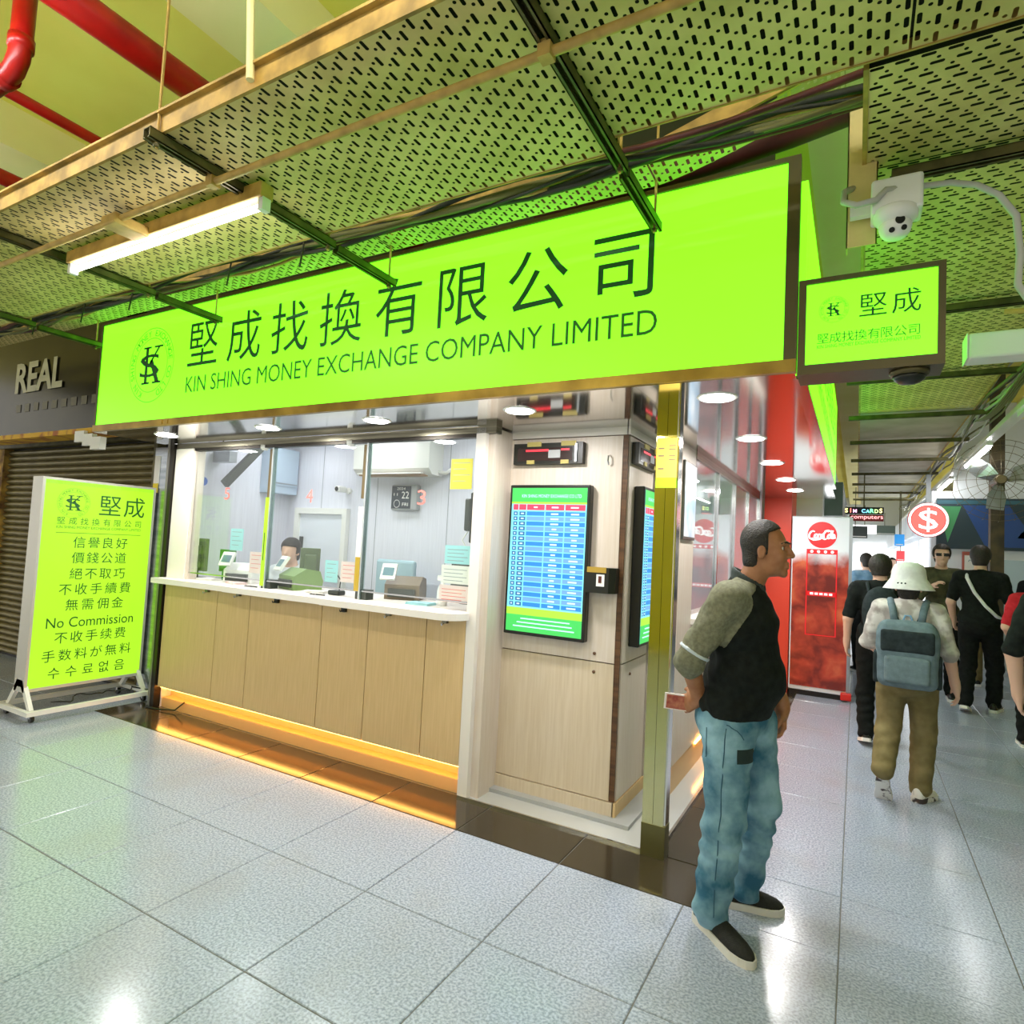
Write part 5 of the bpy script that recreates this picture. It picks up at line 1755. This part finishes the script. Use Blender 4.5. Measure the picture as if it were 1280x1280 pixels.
def shoe(parent, name, ankle, heel, toe, m_up, m_sole, pitch=0.0, local_z=0.0, laces=True, wscale=1.0):
    """shoe as a thing-part: upper, sole; heel and toe are floor points (x, y); pitch tips it up on its toe"""
    h, t = Vector((heel[0], heel[1], 0)), Vector((toe[0], toe[1], 0))
    f = (t - h).normalized()
    s = Vector((f.y, -f.x, 0))
    L = (t - h).length
    cp, sp = cos(pitch), sin(pitch)
    def P(u, v, w):     # u 0..1 heel->toe, v side (m), w height
        x, z = (u - .85) * L, w
        xr, zr = (x * cp + z * sp, -x * sp + z * cp)
        q = h + f * (xr + .85 * L) + s * v
        return (q.x, q.y, local_z + zr)
    prof = [(0.0, .022), (.06, .034), (.2, .037), (.4, .037), (.6, .044), (.78, .047), (.9, .038), (.97, .022), (1.0, .004)]
    hts = [.085, .098, .100, .092, .080, .066, .055, .042, .03]
    mb = MB()
    rings = []
    n = 10
    for (u, wd), ht in zip(prof, hts):
        wd *= wscale
        ring_ = []
        for k in range(n + 1):
            a = pi * k / n
            ring_.append(P(u, wd * cos(a) * (1 if k not in (0, n) else 1.0), .018 + (ht - .018) * sin(a) ** .75))
        rings.append(ring_)
    vs = [p for r in rings for p in r]
    fs = []
    for i in range(len(rings) - 1):
        for k in range(n):
            fs.append((i * (n + 1) + k, (i + 1) * (n + 1) + k, (i + 1) * (n + 1) + k + 1, i * (n + 1) + k + 1))
    fs.append(tuple(range(n + 1)))
    mb.add(vs, fs)
    up = mb.build(name, m_up, parent, smooth=True, local=True)
    so = MB()
    outl = [(u, wd * wscale * 1.08 + .002) for u, wd in prof]
    pts = [(u - .008 if u == 0 else u + (.008 if u > .95 else 0), w) for u, w in outl] + [(u - .008 if u == 0 else u + (.008 if u > .95 else 0), -w) for u, w in reversed(outl)]
    m_ = len(pts)
    so.add([P(u, v, .0) for u, v in pts] + [P(u, v, .030) for u, v in pts], [tuple(range(m_)), tuple(reversed(range(m_, 2 * m_)))] + [(i, m_ + i, m_ + (i + 1) % m_, (i + 1) % m_) for i in range(m_)])
    so.build('sole', m_sole, up, local=True)
    if laces:
        lc = MB()
        for q in range(4):
            u = .48 + .07 * q
            lc.tube([P(u, -.02, .088 - .012 * q), P(u + .02, 0, .095 - .012 * q), P(u, .02, .088 - .012 * q)], .003, 5)
        o = lc.build('laces', m_up, up, local=True)
        o['kind'] = 'stuff'
    return up


I3 = np.eye(3)


def rotz(a): return np.array([[cos(a), -sin(a), 0], [sin(a), cos(a), 0], [0, 0, 1.]])
def rotx(a): return np.array([[1, 0, 0], [0, cos(a), -sin(a)], [0, sin(a), cos(a)]])


STD = dict(ankR=(.10, -.02, .085), ankL=(-.10, -.02, .085), kneR=(.105, .02, .48), kneL=(-.105, .02, .48), hipR=(.09, 0, .88), hipL=(-.09, 0, .88),
           pel=(0, -.01, .95), wai=(0, 0, 1.08), che=(0, 0, 1.28), nek=(0, -.02, 1.45), hed=(0, .02, 1.605), shR=(.175, -.015, 1.405), shL=(-.175, -.015, 1.405),
           elR=(.235, -.04, 1.12), elL=(-.235, -.04, 1.12), wrR=(.25, .05, .88), wrL=(-.25, .05, .88))


def person(label, loc, rz, J, h, skin, shirt, pants, hair, shoe_m=('black_plastic', 'white_plastic'), build=1.0, belly=0.0, sleeve=.75, headR=I3, hsc=(1, .92, 1), fine=False,
           shoes=None, hem=.90, hands=None, group=None, pants_off=.012, hairkw=None, shirt_tags=None, sleeve_parts=None, no_hair=False, waves=1.0, dense_hands=True):
    j = {k: np.array(v, float) for k, v in {**STD, **J}.items()}
    t = thing('person', label, 'person', loc, rz, group)
    allp = np.array(list(j.values()))
    lo, hi = allp.min(0) - .22, allp.max(0) + .22
    lo[2], hi[2] = -.02, max(hi[2], j['hed'][2] + .18)
    b = build
    def torso(S, o, tg=None, kk=.05):
        up = nv(j['che'] - j['pel'])
        S.ell(j['pel'], (.155 * b + o, .115 * b + o, .12 + o), None, kk, tg)
        S.ell(j['wai'] + np.array((0, belly * .5, 0)), (.140 * b + belly * .4 + o, .108 * b + belly * .75 + o, .15 + o), None, kk, tg)
        S.ell(j['che'], (.155 * b + o, .115 * b + belly * .15 + o, .17 + o), None, kk, tg)
        S.cone(j['shL'] + (j['shR'] - j['shL']) * .15, j['shR'] + (j['shL'] - j['shR']) * .15, .062 * b + o, .062 * b + o, .05, tg)
        S.cone(j['nek'] + np.array((0, 0, -.06)), j['nek'] + np.array((0, 0, .0)), .075 + o, .055 + o, .05, tg)
    def arm(S, sd, o, upto=2.0, tg=None):
        s_, e_, w_ = j['sh' + sd], j['el' + sd], j['wr' + sd]
        if upto >= 1:
            S.cone(s_, e_, .054 * b + o, .041 * b + o, .03, tg)
            f = min(1, upto - 1)
            if f > 0: S.cone(e_, e_ + (w_ - e_) * f, .041 * b + o, (.041 + (.027 - .041) * f) * b + o, .02, tg)
        else:
            S.cone(s_, s_ + (e_ - s_) * upto, .054 * b + o, (.054 - .013 * upto) * b + o, .03, tg)
    def leg(S, sd, o, tg=None, low=1.0):
        S.cone(j['hip' + sd], j['kne' + sd], .085 * b + o, .058 * b + o, .03, tg)
        e = j['kne' + sd] + (j['ank' + sd] - j['kne' + sd]) * low
        S.cone(j['kne' + sd], e, .058 * b + o, (.058 - .020 * low) * b + o, .02, tg)
    # body
    S = SDF(lo, hi, h)
    torso(S, -.012)
    for sd in 'RL':
        arm(S, sd, 0)
        leg(S, sd, -.008)
        if hands and sd in hands:
            hand(S, j['wr' + sd], **hands[sd])
        else:
            dv = nv(j['wr' + sd] - j['el' + sd])
            sx = 1 if sd == 'R' else -1
            hand(S, j['wr' + sd], dirv=dv, palm_n=(-sx, 0, 0), thumb=(0, 1, 0), curl=.55)
    S.cone(j['nek'] + np.array((0, 0, -.03)), j['hed'] + headR @ np.array((0, -.025, -.05)), .058, .054, .03)
    head(S, j['hed'], headR, hsc, fine)
    S.build('body', skin, t)
    # trousers
    S = SDF(lo, hi, h)
    S.ell(j['pel'] + np.array((0, 0, -.02)), (.150 * b + pants_off, .115 * b + pants_off, .12), None, .05)
    S.ell(j['pel'] + np.array((0, -.035, -.07)), (.135 * b + pants_off, .10 * b + pants_off, .10), None, .05)
    for sd in 'RL':
        leg(S, sd, pants_off)
        d_ = nv(j['ank' + sd] - j['kne' + sd])
        S.cone(j['kne' + sd], j['ank' + sd], .060 * b + pants_off, .050 * b + pants_off, .02)
    if waves:
        S.wave(lambda X, Y, Z: waves * .006 * np.sin(36 * Z + 6 * np.sin(9 * X + 3) + 22 * Y + 3 * np.sin(17 * Z)) * (.35 + np.exp(-((Z - .5) / .14) ** 2)) + waves * .006 * np.sin(75 * Z - 25 * X + 11 * Y + 2 * np.sin(20 * Z)) * np.exp(-((Z - .12) / .18) ** 2))
    aZ = min(j['ankR'][2], j['ankL'][2])
    S.cut(lambda X, Y, Z: np.maximum(.035 - Z, Z - (j['pel'][2] + .085)))
    S.build('trousers', pants, t)
    # shirt
    S = SDF(lo, hi, h)
    torso(S, .010, 1)
    S.ell(j['pel'] + np.array((0, 0, .02)), (.155 * b + .018, .118 * b + .018, .12), None, .05, 1)
    for sd in 'RL':
        arm(S, sd, .011, sleeve, 2)
    if waves:
        S.wave(lambda X, Y, Z: .003 * np.sin(38 * Z + 20 * X + 5 * np.sin(13 * Y + 9 * X)) + .0025 * np.sin(60 * Z - 30 * Y))
    cuts = j['nek'] + np.array((0, 0, .028))
    S.cut(lambda X, Y, Z: np.maximum(hem - Z + 0 * X, (Z - cuts[2]) + .35 * (Y - cuts[1])))
    S.ell(j['nek'] + np.array((0, .012, .03)), (.050, .050, .03), None, 0, None, True)
    if shirt_tags is not None:
        shirt_tags(S, j)
    S.build('shirt', shirt, t)
    if sleeve_parts:
        for sd, sx in (('R', 1), ('L', -1)):
            A = SDF(lo, hi, h)
            arm(A, sd, .045, sleeve)
            S = SDF(lo, hi, h)
            torso(S, .0125)
            for q in 'RL': arm(S, q, .0135, sleeve)
            S.wave(lambda X, Y, Z: .003 * np.sin(38 * Z + 20 * X + 5 * np.sin(13 * Y + 9 * X)) + .0025 * np.sin(60 * Z - 30 * Y))
            X, Y, Z = S.grid()
            rag = np.maximum(np.maximum((.062 + (1.47 - Z) * .62) - sx * X, (Y - (.085 - (1.47 - Z) * .42)) * .9), 1.15 - Z)
            slv = np.maximum(A.d, (.125 + np.maximum(0, 1.38 - Z) * .16) - sx * X)
            S.d = np.maximum(S.d, np.minimum(rag, slv).astype(np.float32))
            S.cut(lambda X, Y, Z: np.maximum((Z - cuts[2]) + .35 * (Y - cuts[1]), .02 - sx * X))
            S.build('sleeve', sleeve_parts, t)
    # hair
    if not no_hair:
        c = j['hed']
        S = SDF(c - .15, c + .15, min(h, .006))
        hair_cap(S, c, headR, hsc, **(hairkw or {}))
        S.build('hair', hair, t)
    # shoes
    for q, (hl, te, pt, lz) in enumerate(shoes or [((.10, -.08), (.115, .19), 0, 0), ((-.10, -.08), (-.115, .19), 0, 0)]):
        shoe(t, 'shoe', None, hl, te, shoe_m[0], shoe_m[1], pt, lz, laces=fine or h < .011)
    return t, j


def fabric(name, c1, c2, scale=40, bump=.25, bscale=300, contrast=(.35, .65), rough=.85):
    return mat(name, c1, rough, col2=c2, scale=scale, bump=bump, bscale=bscale, contrast=contrast, spec=.2)


fabric('denim', '3f6f86', '6f9bab', 5, .3, 400, (.38, .66))
fabric('black_cloth', '101412', '1a201d', 30)
fabric('black_cotton', '0d100f', '171b19', 30)
fabric('olive_grey', '6f6f5c', '86866f', 60)
fabric('khaki', '6f6440', '837750', 12)
fabric('plaid', 'd8d4ce', 'a9a29c', 14, .2, 200, (.42, .58))
fabric('red_cloth', 'cf2f3c', 'b8242f', 20)
fabric('camo', '5a5a3e', '3a3c2c', 14)
fabric('white_cloth', 'e6e8ea', 'd2d6da', 14)
fabric('blue_cloth', '8fb4d0', '6f98b8', 14)
fabric('bag_grey', '5d6f76', '6c7f86', 25)
fabric('bag_dark', '232b2c', '2e383a', 25)
fabric('hat_cloth', 'e4e2e4', 'd6d4d6', 30)


# ---- man in front, side on, right hand behind his back
def man():
    ox, oy = .45, -.38
    L = lambda x, y, z: (-(y - oy), x - ox, z)          # world -> local (he faces world +X)
    J = dict(ankR=L(.385, -.478, .085), ankL=L(.475, -.195, .085), kneR=L(.425, -.475, .47), kneL=L(.535, -.240, .49), hipR=L(.435, -.475, .86), hipL=L(.495, -.295, .86),
             pel=L(.44, -.385, .93), wai=L(.455, -.385, 1.07), che=L(.468, -.385, 1.265), nek=L(.475, -.385, 1.455), hed=L(.548, -.385, 1.612), shR=L(.425, -.555, 1.40), shL=L(.465, -.215, 1.40),
             elR=L(.285, -.590, 1.135), wrR=L(.305, -.470, .955), elL=L(.53, -.135, 1.13), wrL=L(.615, -.20, .915))
    hd = dict(R=dict(dirv=L(ox - .10, oy + .05, -.06), palm_n=L(ox + .3, oy + 1, .1), thumb=(0, -.1, 1), curl=.62, s=1.0), L=dict(dirv=L(ox + .02, oy + -.1, -1), palm_n=L(ox - 1, oy - .2, 0), thumb=(.9, .3, 0), curl=.7))
    t, j = person('man in black and grey sports top and faded jeans, right hand behind back', (ox, oy, 0), -pi / 2, J, .0052, 'skin_tan', 'black_cloth', 'denim_man', 'hair',
                  ('shoe_black', 'sole_white'), build=1.10, belly=.050, sleeve=1.12, headR=rotx(radians(2)) @ rotz(0), hsc=(.98, .90, 1.02), fine=True,
                  shoes=[(L(.315, -.405, 0)[:2], L(.575, -.630, 0)[:2], 0, 0), (L(.375, -.225, 0)[:2], L(.640, -.150, 0)[:2], 0, 0)], hem=.905, hands=hd, pants_off=.016,
                  hairkw=dict(th=.007, front=.088, nape=-.070, burn=-.022, rec=-.25), sleeve_parts='olive_grey')
    # collar, sleeve stripe, face
    S = SDF((-.2, -.2, 1.35), (.2, .2, 1.62), .006)
    n = np.array(j['nek'])
    S.cone(n + np.array((0, .005, -.03)), n + np.array((0, .0, .055)), .078, .066, 0)
    S.cut(lambda X, Y, Z: np.maximum((Z - (n[2] + .052)) + .55 * (Y - n[1]), (n[2] - .02) - Z))
    S.cone(n + np.array((0, .015, -.02)), n + np.array((0, .018, .12)), .056, .062, 0) if False else None
    sl, P = S._sub(n - .15, n + .2)
    a_ = n + np.array((0, .012, -.05))
    q = np.linalg.norm((P - a_)[..., :2], axis=-1) - .060
    S.d[sl] = np.maximum(S.d[sl], -q.astype(np.float32))
    S.build('collar', 'collar_grey', t)
    e, s_, w_ = np.array(j['elR']), np.array(j['shR']), np.array(j['wrR'])
    S = SDF(e - .14, e + .14, .006)
    c = s_ + (e - s_) * .86
    dv = nv(e - s_)
    S.cone(s_ + (e - s_) * .80, s_ + (e - s_) * .92, .069, .067, 0)
    X = np.stack(np.broadcast_arrays(*S.grid()), -1)
    S.d = np.maximum(S.d, (np.abs((X - c) @ dv) - .007).astype(np.float32))
    S.build('sleeve_stripe', 'stripe_pale', t)
    hc = np.array(j['hed'])
    for sx in (-1, 1):
        m_ = MB()
        c = hc + np.array((sx * .033, .0655, .013))
        m_.lathe((c[0], c[1], c[2]), [(.002, -.011), (.008, -.008), (.011, 0), (.008, .008), (.002, .011)], 12)
        o = m_.build('eye', 'eye_white', t, smooth=True, local=True)
        MB().lathe((c[0] + sx * .001, c[1] + .0095, c[2]), [(.005, 0), (.004, .0025)], 12, 'Y').build('iris', 'hair', o, local=True)
        b_ = MB().tube([(hc[0] + sx * .012, hc[1] + .095, hc[2] + .036), (hc[0] + sx * .032, hc[1] + .086, hc[2] + .041), (hc[0] + sx * .052, hc[1] + .068, hc[2] + .034)], [.004, .005, .003], 6)
        b_.build('eyebrow', 'hair', t, smooth=True, local=True)
    # seams and pocket edge laid onto the jeans
    tr = [c_ for c_ in t.children if c_.name.startswith('trousers')][0]
    tv_ = np.zeros(len(tr.data.vertices) * 3, np.float32)
    tr.data.vertices.foreach_get('co', tv_)
    tv_ = tv_.reshape(-1, 3)
    def hug(p): return tuple(tv_[np.argmin(((tv_ - np.array(p)) ** 2).sum(1))])
    for nm, pl_ in (('pocket_edge', [(.22, -.005 + .1 * q, .895 - .07 * q ** 1.6) for q in np.linspace(0, 1, 9)]), ('side_seam', [(.22 - .05 * q, -.01 - .03 * q, .88 - .78 * q) for q in np.linspace(0, 1, 16)]), ('back_pocket', [(.19, -.10, .86), (.18, -.10, .80), (.17, -.10, .74), (.13, -.2, .72), (.08, -.2, .74)])):
        MB().tube([hug(p) for p in pl_], .0022, 6).build(nm, mat('denim_dark', '2c566a', .9), t, smooth=True, local=True)
    return t, j


mat('shoe_black', '14150f', .8, col2='1e1f18', scale=60, bump=.3, bscale=200)
mat('sole_white', 'd9d6cc', .6)
mat('collar_grey', '2e3634', .8, col2='3c4643', scale=60)
mat('stripe_pale', 'c9d4dc', .6)
mat('eye_white', 'e8e0d8', .3)


def denim_man():
    m = fabric('denim_man', '35677f', '94bccb', 7, .4, 350, (.36, .66))
    nt = m.node_tree
    b = nt.nodes['Principled BSDF']
    src = b.inputs['Base Color'].links[0].from_socket
    tc = nt.nodes.new('ShaderNodeTexCoord')
    # dark square patch on the outer thigh
    vm_ = nt.nodes.new('ShaderNodeVectorMath')
    vm_.operation = 'SUBTRACT'
    vm_.inputs[1].default_value = (.17, .06, .765)
    nt.links.new(tc.outputs['Object'], vm_.inputs[0])
    sp = nt.nodes.new('ShaderNodeSeparateXYZ')
    nt.links.new(vm_.outputs[0], sp.inputs[0])
    def absl(o, lim):
        a = nt.nodes.new('ShaderNodeMath')
        a.operation = 'ABSOLUTE'
        nt.links.new(o, a.inputs[0])
        l = nt.nodes.new('ShaderNodeMath')
        l.operation = 'LESS_THAN'
        l.inputs[1].default_value = lim
        nt.links.new(a.outputs[0], l.inputs[0])
        return l.outputs[0]
    p1, p2 = absl(sp.outputs['Y'], .026), absl(sp.outputs['Z'], .030)
    p3 = absl(sp.outputs['X'], .10)
    mu_ = nt.nodes.new('ShaderNodeMath')
    mu_.operation = 'MULTIPLY'
    nt.links.new(p1, mu_.inputs[0])
    nt.links.new(p2, mu_.inputs[1])
    mu2 = nt.nodes.new('ShaderNodeMath')
    mu2.operation = 'MULTIPLY'
    nt.links.new(mu_.outputs[0], mu2.inputs[0])
    nt.links.new(p3, mu2.inputs[1])
    mx = nt.nodes.new('ShaderNodeMixRGB')
    mx.inputs[2].default_value = (*lin('2c3a38'), 1)
    nt.links.new(mu2.outputs[0], mx.inputs[0])
    nt.links.new(src, mx.inputs[1])
    nt.links.new(mx.outputs[0], b.inputs['Base Color'])


denim_man()
mt, mj = man()
# phone / card held behind his back
w_ = np.array(mj['wrR'])
hx, hy = .45 + w_[1], -.38 - w_[0]
ph = thing('card_wallet', 'small reddish card held in the standing man\'s hand behind his back', 'card', (.205, -.45, .91))
def cardf(u, v, w): 
    o, U, V = Vector((.235, -.452, .885)), Vector((-.93, -.30, .05)).normalized(), Vector((.06, 0, 1)).normalized()
    q = o + U * u + V * v + U.cross(V) * w
    return (q.x, q.y, q.z)
MB().prism([(-.03, 0), (.085, 0), (.085, .07), (-.03, .07)], .008, cardf).build('cover', mat('card_edge', 'efe6e0', .5), ph)
MB().prism([(-.028, .004), (.076, .004), (.076, .064), (-.028, .064)], .0092, lambda u, v, w: cardf(u, v, w - .0006)).build('face', mat('card_red', '9a4038', .45, col2='c07a5a', scale=40), ph)


# ---- walker with bucket hat and backpack (faces +Y)
def hat_walker():
    J = dict(ankR=(.085, .05, .085), ankL=(-.125, -.235, .235), kneR=(.10, .10, .45), kneL=(-.105, .02, .46), hipR=(.085, .02, .80), hipL=(-.085, .0, .80), pel=(0, 0, .86), wai=(0, .0, .98), che=(0, .01, 1.16), nek=(0, .0, 1.32), hed=(0, .02, 1.43), shR=(.165, 0, 1.27), shL=(-.165, 0, 1.27),
             elR=(.23, -.02, 1.02), wrR=(.27, .04, .80), elL=(-.235, .02, 1.03), wrL=(-.17, .16, .95))
    t, j = person('walker in white bucket hat with grey-blue backpack and khaki trousers', (1.21, 1.80, 0), radians(-4), J, .0095, 'skin_light', 'plaid', 'khaki', 'hair', ('shoe_white', 'sole_mix'), build=.98, sleeve=1.15, hem=.80,
                  hsc=(.95, .9, .95), shoes=[((.06, -.02), (.16, .20), 0, 0), ((-.13, -.32), (-.12, -.07), radians(52), .0)], pants_off=.018, waves=.55, hairkw=dict(th=.012, nape=-.09))
    c = np.array(j['hed'])
    hp = MB()
    prof = [(.155, -.012), (.150, -.004), (.128, .03), (.112, .055), (.108, .06), (.100, .12), (.085, .155), (.05, .172), (.008, .178)]
    prof = [(r, z - .012) for r, z in prof]
    hp.lathe((c[0], c[1] - .005, c[2] + .012), prof, 28)
    hat = hp.build('bucket_hat', 'hat_cloth', t, smooth=True, local=True)
    hb = MB()
    hb.lathe((c[0], c[1] - .005, c[2] + .012), [(.1125, .040), (.1105, .050)], 28)
    for q in range(3):
        a = radians(-118 + 10 * q)
        MB().lathe((c[0] + .128 * cos(a), c[1] - .005 + .128 * sin(a), c[2] + .03), [(.005, -.003), (.006, 0), (.005, .003)], 10, 'Y').build('eyelet', 'bag_dark', hat, local=True)
    # backpack
    bp = thing('backpack', 'grey-blue backpack with dark top band on the hat wearer\'s back', 'backpack', (1.21, 1.80, 0), radians(-4))
    S = SDF((-.26, -.44, .70), (.26, -.02, 1.36), .009)
    S.rbox((0, -.19, .975), (.115, .05, .14), .055, 0)
    S.rbox((0, -.18, 1.10), (.105, .04, .06), .055, .05)
    S.wave(lambda X, Y, Z: .0025 * np.sin(30 * X + 22 * Z) * np.sin(25 * Z))
    S.cut(lambda X, Y, Z: Y + .075 + 0 * X)
    S.build('bag', 'bag_grey', bp)
    S = SDF((-.24, -.44, .96), (.24, -.1, 1.24), .008)
    S.rbox((0, -.280, 1.085), (.132, .006, .055), .018, 0)
    S.build('dark_panel', 'bag_dark', bp)
    S = SDF((-.24, -.44, .72), (.24, -.1, 1.06), .008)
    S.rbox((0, -.285, .905), (.105, .012, .065), .022, 0)
    S.build('front_pocket', mat('bag_pale', '5f7176', .8, col2='6b7f84', scale=30), bp)
    for sx in (-1, 1):
        S = SDF((sx * .17 - .08, -.34, .74), (sx * .17 + .08, -.06, 1.08), .009)
        S.rbox((sx * .172, -.19, .90), (.004, .04, .09), .016, 0)
        S.build('side_pocket', 'bag_dark', bp)
    for sx in (-1, 1):
        MB().tube([(sx * .075, -.14, 1.20), (sx * .09, -.095, 1.29), (sx * .105, -.02, 1.335), (sx * .11, .07, 1.31), (sx * .12, .13, 1.2), (sx * .14, .12, 1.05)], .024, 8).build('strap', 'bag_grey', bp, smooth=True, local=True)
        MB().tube([(sx * .05, -.13, 1.19), (sx * .085, -.112, 1.28)], .011, 6).build('strap_edge', 'bag_dark', bp, smooth=True, local=True)
    MB().tube([(-.03, -.14, 1.20), (-.015, -.12, 1.245), (.015, -.12, 1.245), (.03, -.14, 1.20)], .006, 6).build('loop', 'blue_cloth', bp, smooth=True, local=True)


mat('shoe_white', 'e4e2dc', .6, col2='4a5258', scale=9, contrast=(.55, .62))
mat('sole_mix', 'dcdad4', .6, col2='3a3030', scale=14, contrast=(.52, .58))
hat_walker()


def simple_bag(lbl, loc, rz, m, zc, wd=.14, dp=.07):
    bp = thing('backpack', lbl, 'backpack', loc, rz)
    S = SDF((-.24, -.38, zc - .28), (.24, .0, zc + .28), .012)
    S.ell((0, -.17, zc - .05), (wd, dp + .01, .19), None, 0)
    S.ell((0, -.165, zc + .06), (wd * .95, dp, .16), None, .06)
    S.build('bag', m, bp)
    for sx in (-1, 1):
        MB().tube([(sx * .08, -.14, zc + .12), (sx * .10, -.06, zc + .24), (sx * .11, .06, zc + .22), (sx * .13, .12, zc + .08)], .016, 8).build('strap', m, bp, smooth=True, local=True)
    return bp


# ---- dark walker on the left
J = dict(ankR=(.09, .10, .085), kneR=(.10, .14, .47), ankL=(-.09, -.10, .10), kneL=(-.10, .02, .46), hipR=(.085, .01, .86), hipL=(-.085, 0, .86), pel=(0, 0, .92), wai=(0, 0, 1.04), che=(0, 0, 1.24), nek=(0, 0, 1.40), hed=(0, .02, 1.535), shR=(.18, 0, 1.36), shL=(-.18, 0, 1.36), elL=(-.245, -.03, 1.08), wrL=(-.25, .02, .86), elR=(.23, 0, 1.08), wrR=(.22, .12, .90))
person('walker in black with a dark backpack beside the drinks cooler', (1.08, 3.15, 0), radians(2), J, .011, 'skin_light', 'black_cloth', 'black_cotton', 'hair', sleeve=.85, hem=.86, shoes=[((.09, .03), (.10, .28), 0, 0), ((-.09, -.18), (-.10, .07), radians(14), 0)], hairkw=dict(th=.016, nape=-.055, front=.06))
simple_bag('dark backpack worn by the walker in black', (1.08, 3.15, 0), radians(2), 'bag_dark', 1.17)

# ---- man in sunglasses walking towards the viewer
J = dict(elR=(.22, .10, 1.13), wrR=(.10, .24, 1.26), elL=(-.24, .02, 1.12), wrL=(-.22, .14, .92), ankR=(.09, .12, .085), kneR=(.10, .14, .47))
J = {**J}
t_, j_ = person('man in sunglasses and open dark jacket, hand near mouth', (1.80, 5.9, 0), pi, J, .012, 'skin_light', 'camo', 'black_cotton', 'hair', sleeve=1.8, hem=.88, fine=True, headR=rotx(radians(-6)), hairkw=dict(th=.016, front=.08))
t_.scale = (1.07, 1.07, 1.07)
gl = MB()
for sx in (-1, 1):
    gl.bbox((sx * .034 - .028, .108, 1.605), (sx * .034 + .028, .120, 1.640), .006)
gl.box((-.01, .112, 1.625), (.01, .118, 1.632))
for sx in (-1, 1):
    gl.box((sx * .066 - .003, .0, 1.625), (sx * .066 + .003, .115, 1.632))
g_ = gl.build('sunglasses', 'black', t_, local=True)
# ---- man with cross-body strap
J = dict(ankR=(.10, .22, .085), kneR=(.11, .20, .47), ankL=(-.10, -.16, .12), kneL=(-.10, .02, .47), elL=(-.25, -.02, 1.13), wrL=(-.24, .10, .93), elR=(.25, .02, 1.13), wrR=(.23, .16, .96))
t_, j_ = person('man in black T-shirt with a white cross-body strap', (2.10, 5.3, 0), radians(-14), J, .012, 'skin_light', 'black_cloth', 'black_cotton', 'hair', sleeve=.8, build=1.06, hem=.84, shoes=[((.10, .14), (.13, .42), 0, 0), ((-.10, -.24), (-.11, .03), radians(16), 0)], hairkw=dict(th=.018, front=.06))
t_.scale = (1.06, 1.06, 1.06)
MB().tube([(-.11, -.03, 1.46), (-.10, -.12, 1.40), (-.03, -.155, 1.25), (.06, -.155, 1.12), (.15, -.12, 1.02), (.18, .0, .99)], .017, 8).build('strap', 'white_cloth', t_, smooth=True, local=True)
# ---- red shirt
J = dict(elL=(-.25, -.02, 1.13), wrL=(-.20, .14, 1.0), ankR=(.10, .2, .085))
person('person in red T-shirt behind the dark figure at the right edge', (2.35, 4.0, 0), radians(-5), J, .012, 'skin_light', 'red_cloth', 'black_cotton', 'hair', sleeve=.85, build=1.02)[0].scale = (.94, .94, .94)
# ---- dark figure cut by the right edge
J = dict(elL=(-.27, -.02, 1.12), wrL=(-.24, .06, .86), elR=(.27, -.02, 1.12))
person('dark-clothed figure cut off by the right edge of the picture', (1.965, 1.30, 0), radians(-6), J, .011, 'skin_light', 'black_cloth', 'camo', 'hair', sleeve=.95, build=1.1)
# ---- people further away
far = [('distant person in white top left of the dark walker', 1.05, 9.2, 0.2, 'white_cloth', 'black_cotton', 'hair'), ('distant person with brown hair behind the bucket hat', 1.28, 8.2, 3.0, 'camo', 'black_cotton', 'hair_brown'), ('distant person in pale blue top by the left shops', 1.02, 7.2, 0.4, 'blue_cloth', 'black_cotton', 'hair'), ('distant person in black behind the red shirt', 2.95, 6.9, 2.8, 'black_cloth', 'black_cotton', 'hair'), ('distant person in white shirt beside the strap man', 2.45, 7.3, 0.1, 'white_cloth', 'khaki', 'hair'), ('distant person in white far down the corridor', 1.55, 12.0, 3.1, 'white_cloth', 'denim', 'hair')]
for lb, x, y, rz, sh_, pa, ha in far:
    person(lb, (x, y, 0), rz, dict(ankR=(.1, .12, .085)), .016, 'skin_light', sh_, pa, ha, waves=0, group='distant people')
# ---- seated clerk behind the counter
J = dict(pel=(0, 0, .62), wai=(0, .02, .75), che=(0, .03, .93), nek=(0, .03, 1.10), hed=(0, .07, 1.245), shR=(.17, .02, 1.06), shL=(-.17, .02, 1.06), hipR=(.09, 0, .58), hipL=(-.09, 0, .58), kneR=(.10, .22, .55), kneL=(-.10, .22, .55), ankR=(.10, .24, .10), ankL=(-.10, .24, .10), elR=(.21, .10, .86), elL=(-.21, .10, .86), wrR=(.14, .26, .90), wrL=(-.14, .26, .90))
person('clerk with short black hair seated behind the counter monitor', (-3.80, .86, .16), pi + .35, J, .012, 'skin_light', 'white_cloth', 'black_cotton', 'hair', hem=.58, sleeve=1.6, shoes=[((.10, .17), (.11, .42), 0, 0), ((-.10, .17), (-.11, .42), 0, 0)], hairkw=dict(th=.016, front=.05))
t = thing('office_chair', 'dark stool under the seated clerk', 'stool', (-3.80, .86, .03))
MB().lathe((-3.80, .86, .50), [(.17, 0), (.19, .02), (.19, .06), (.17, .08)], 20).build('seat', 'dark_plastic', t, smooth=True)
MB().lathe((-3.80, .86, .03), [(.2, 0), (.18, .02), (.03, .05), (.03, .48)], 20).build('base', 'black_plastic', t)
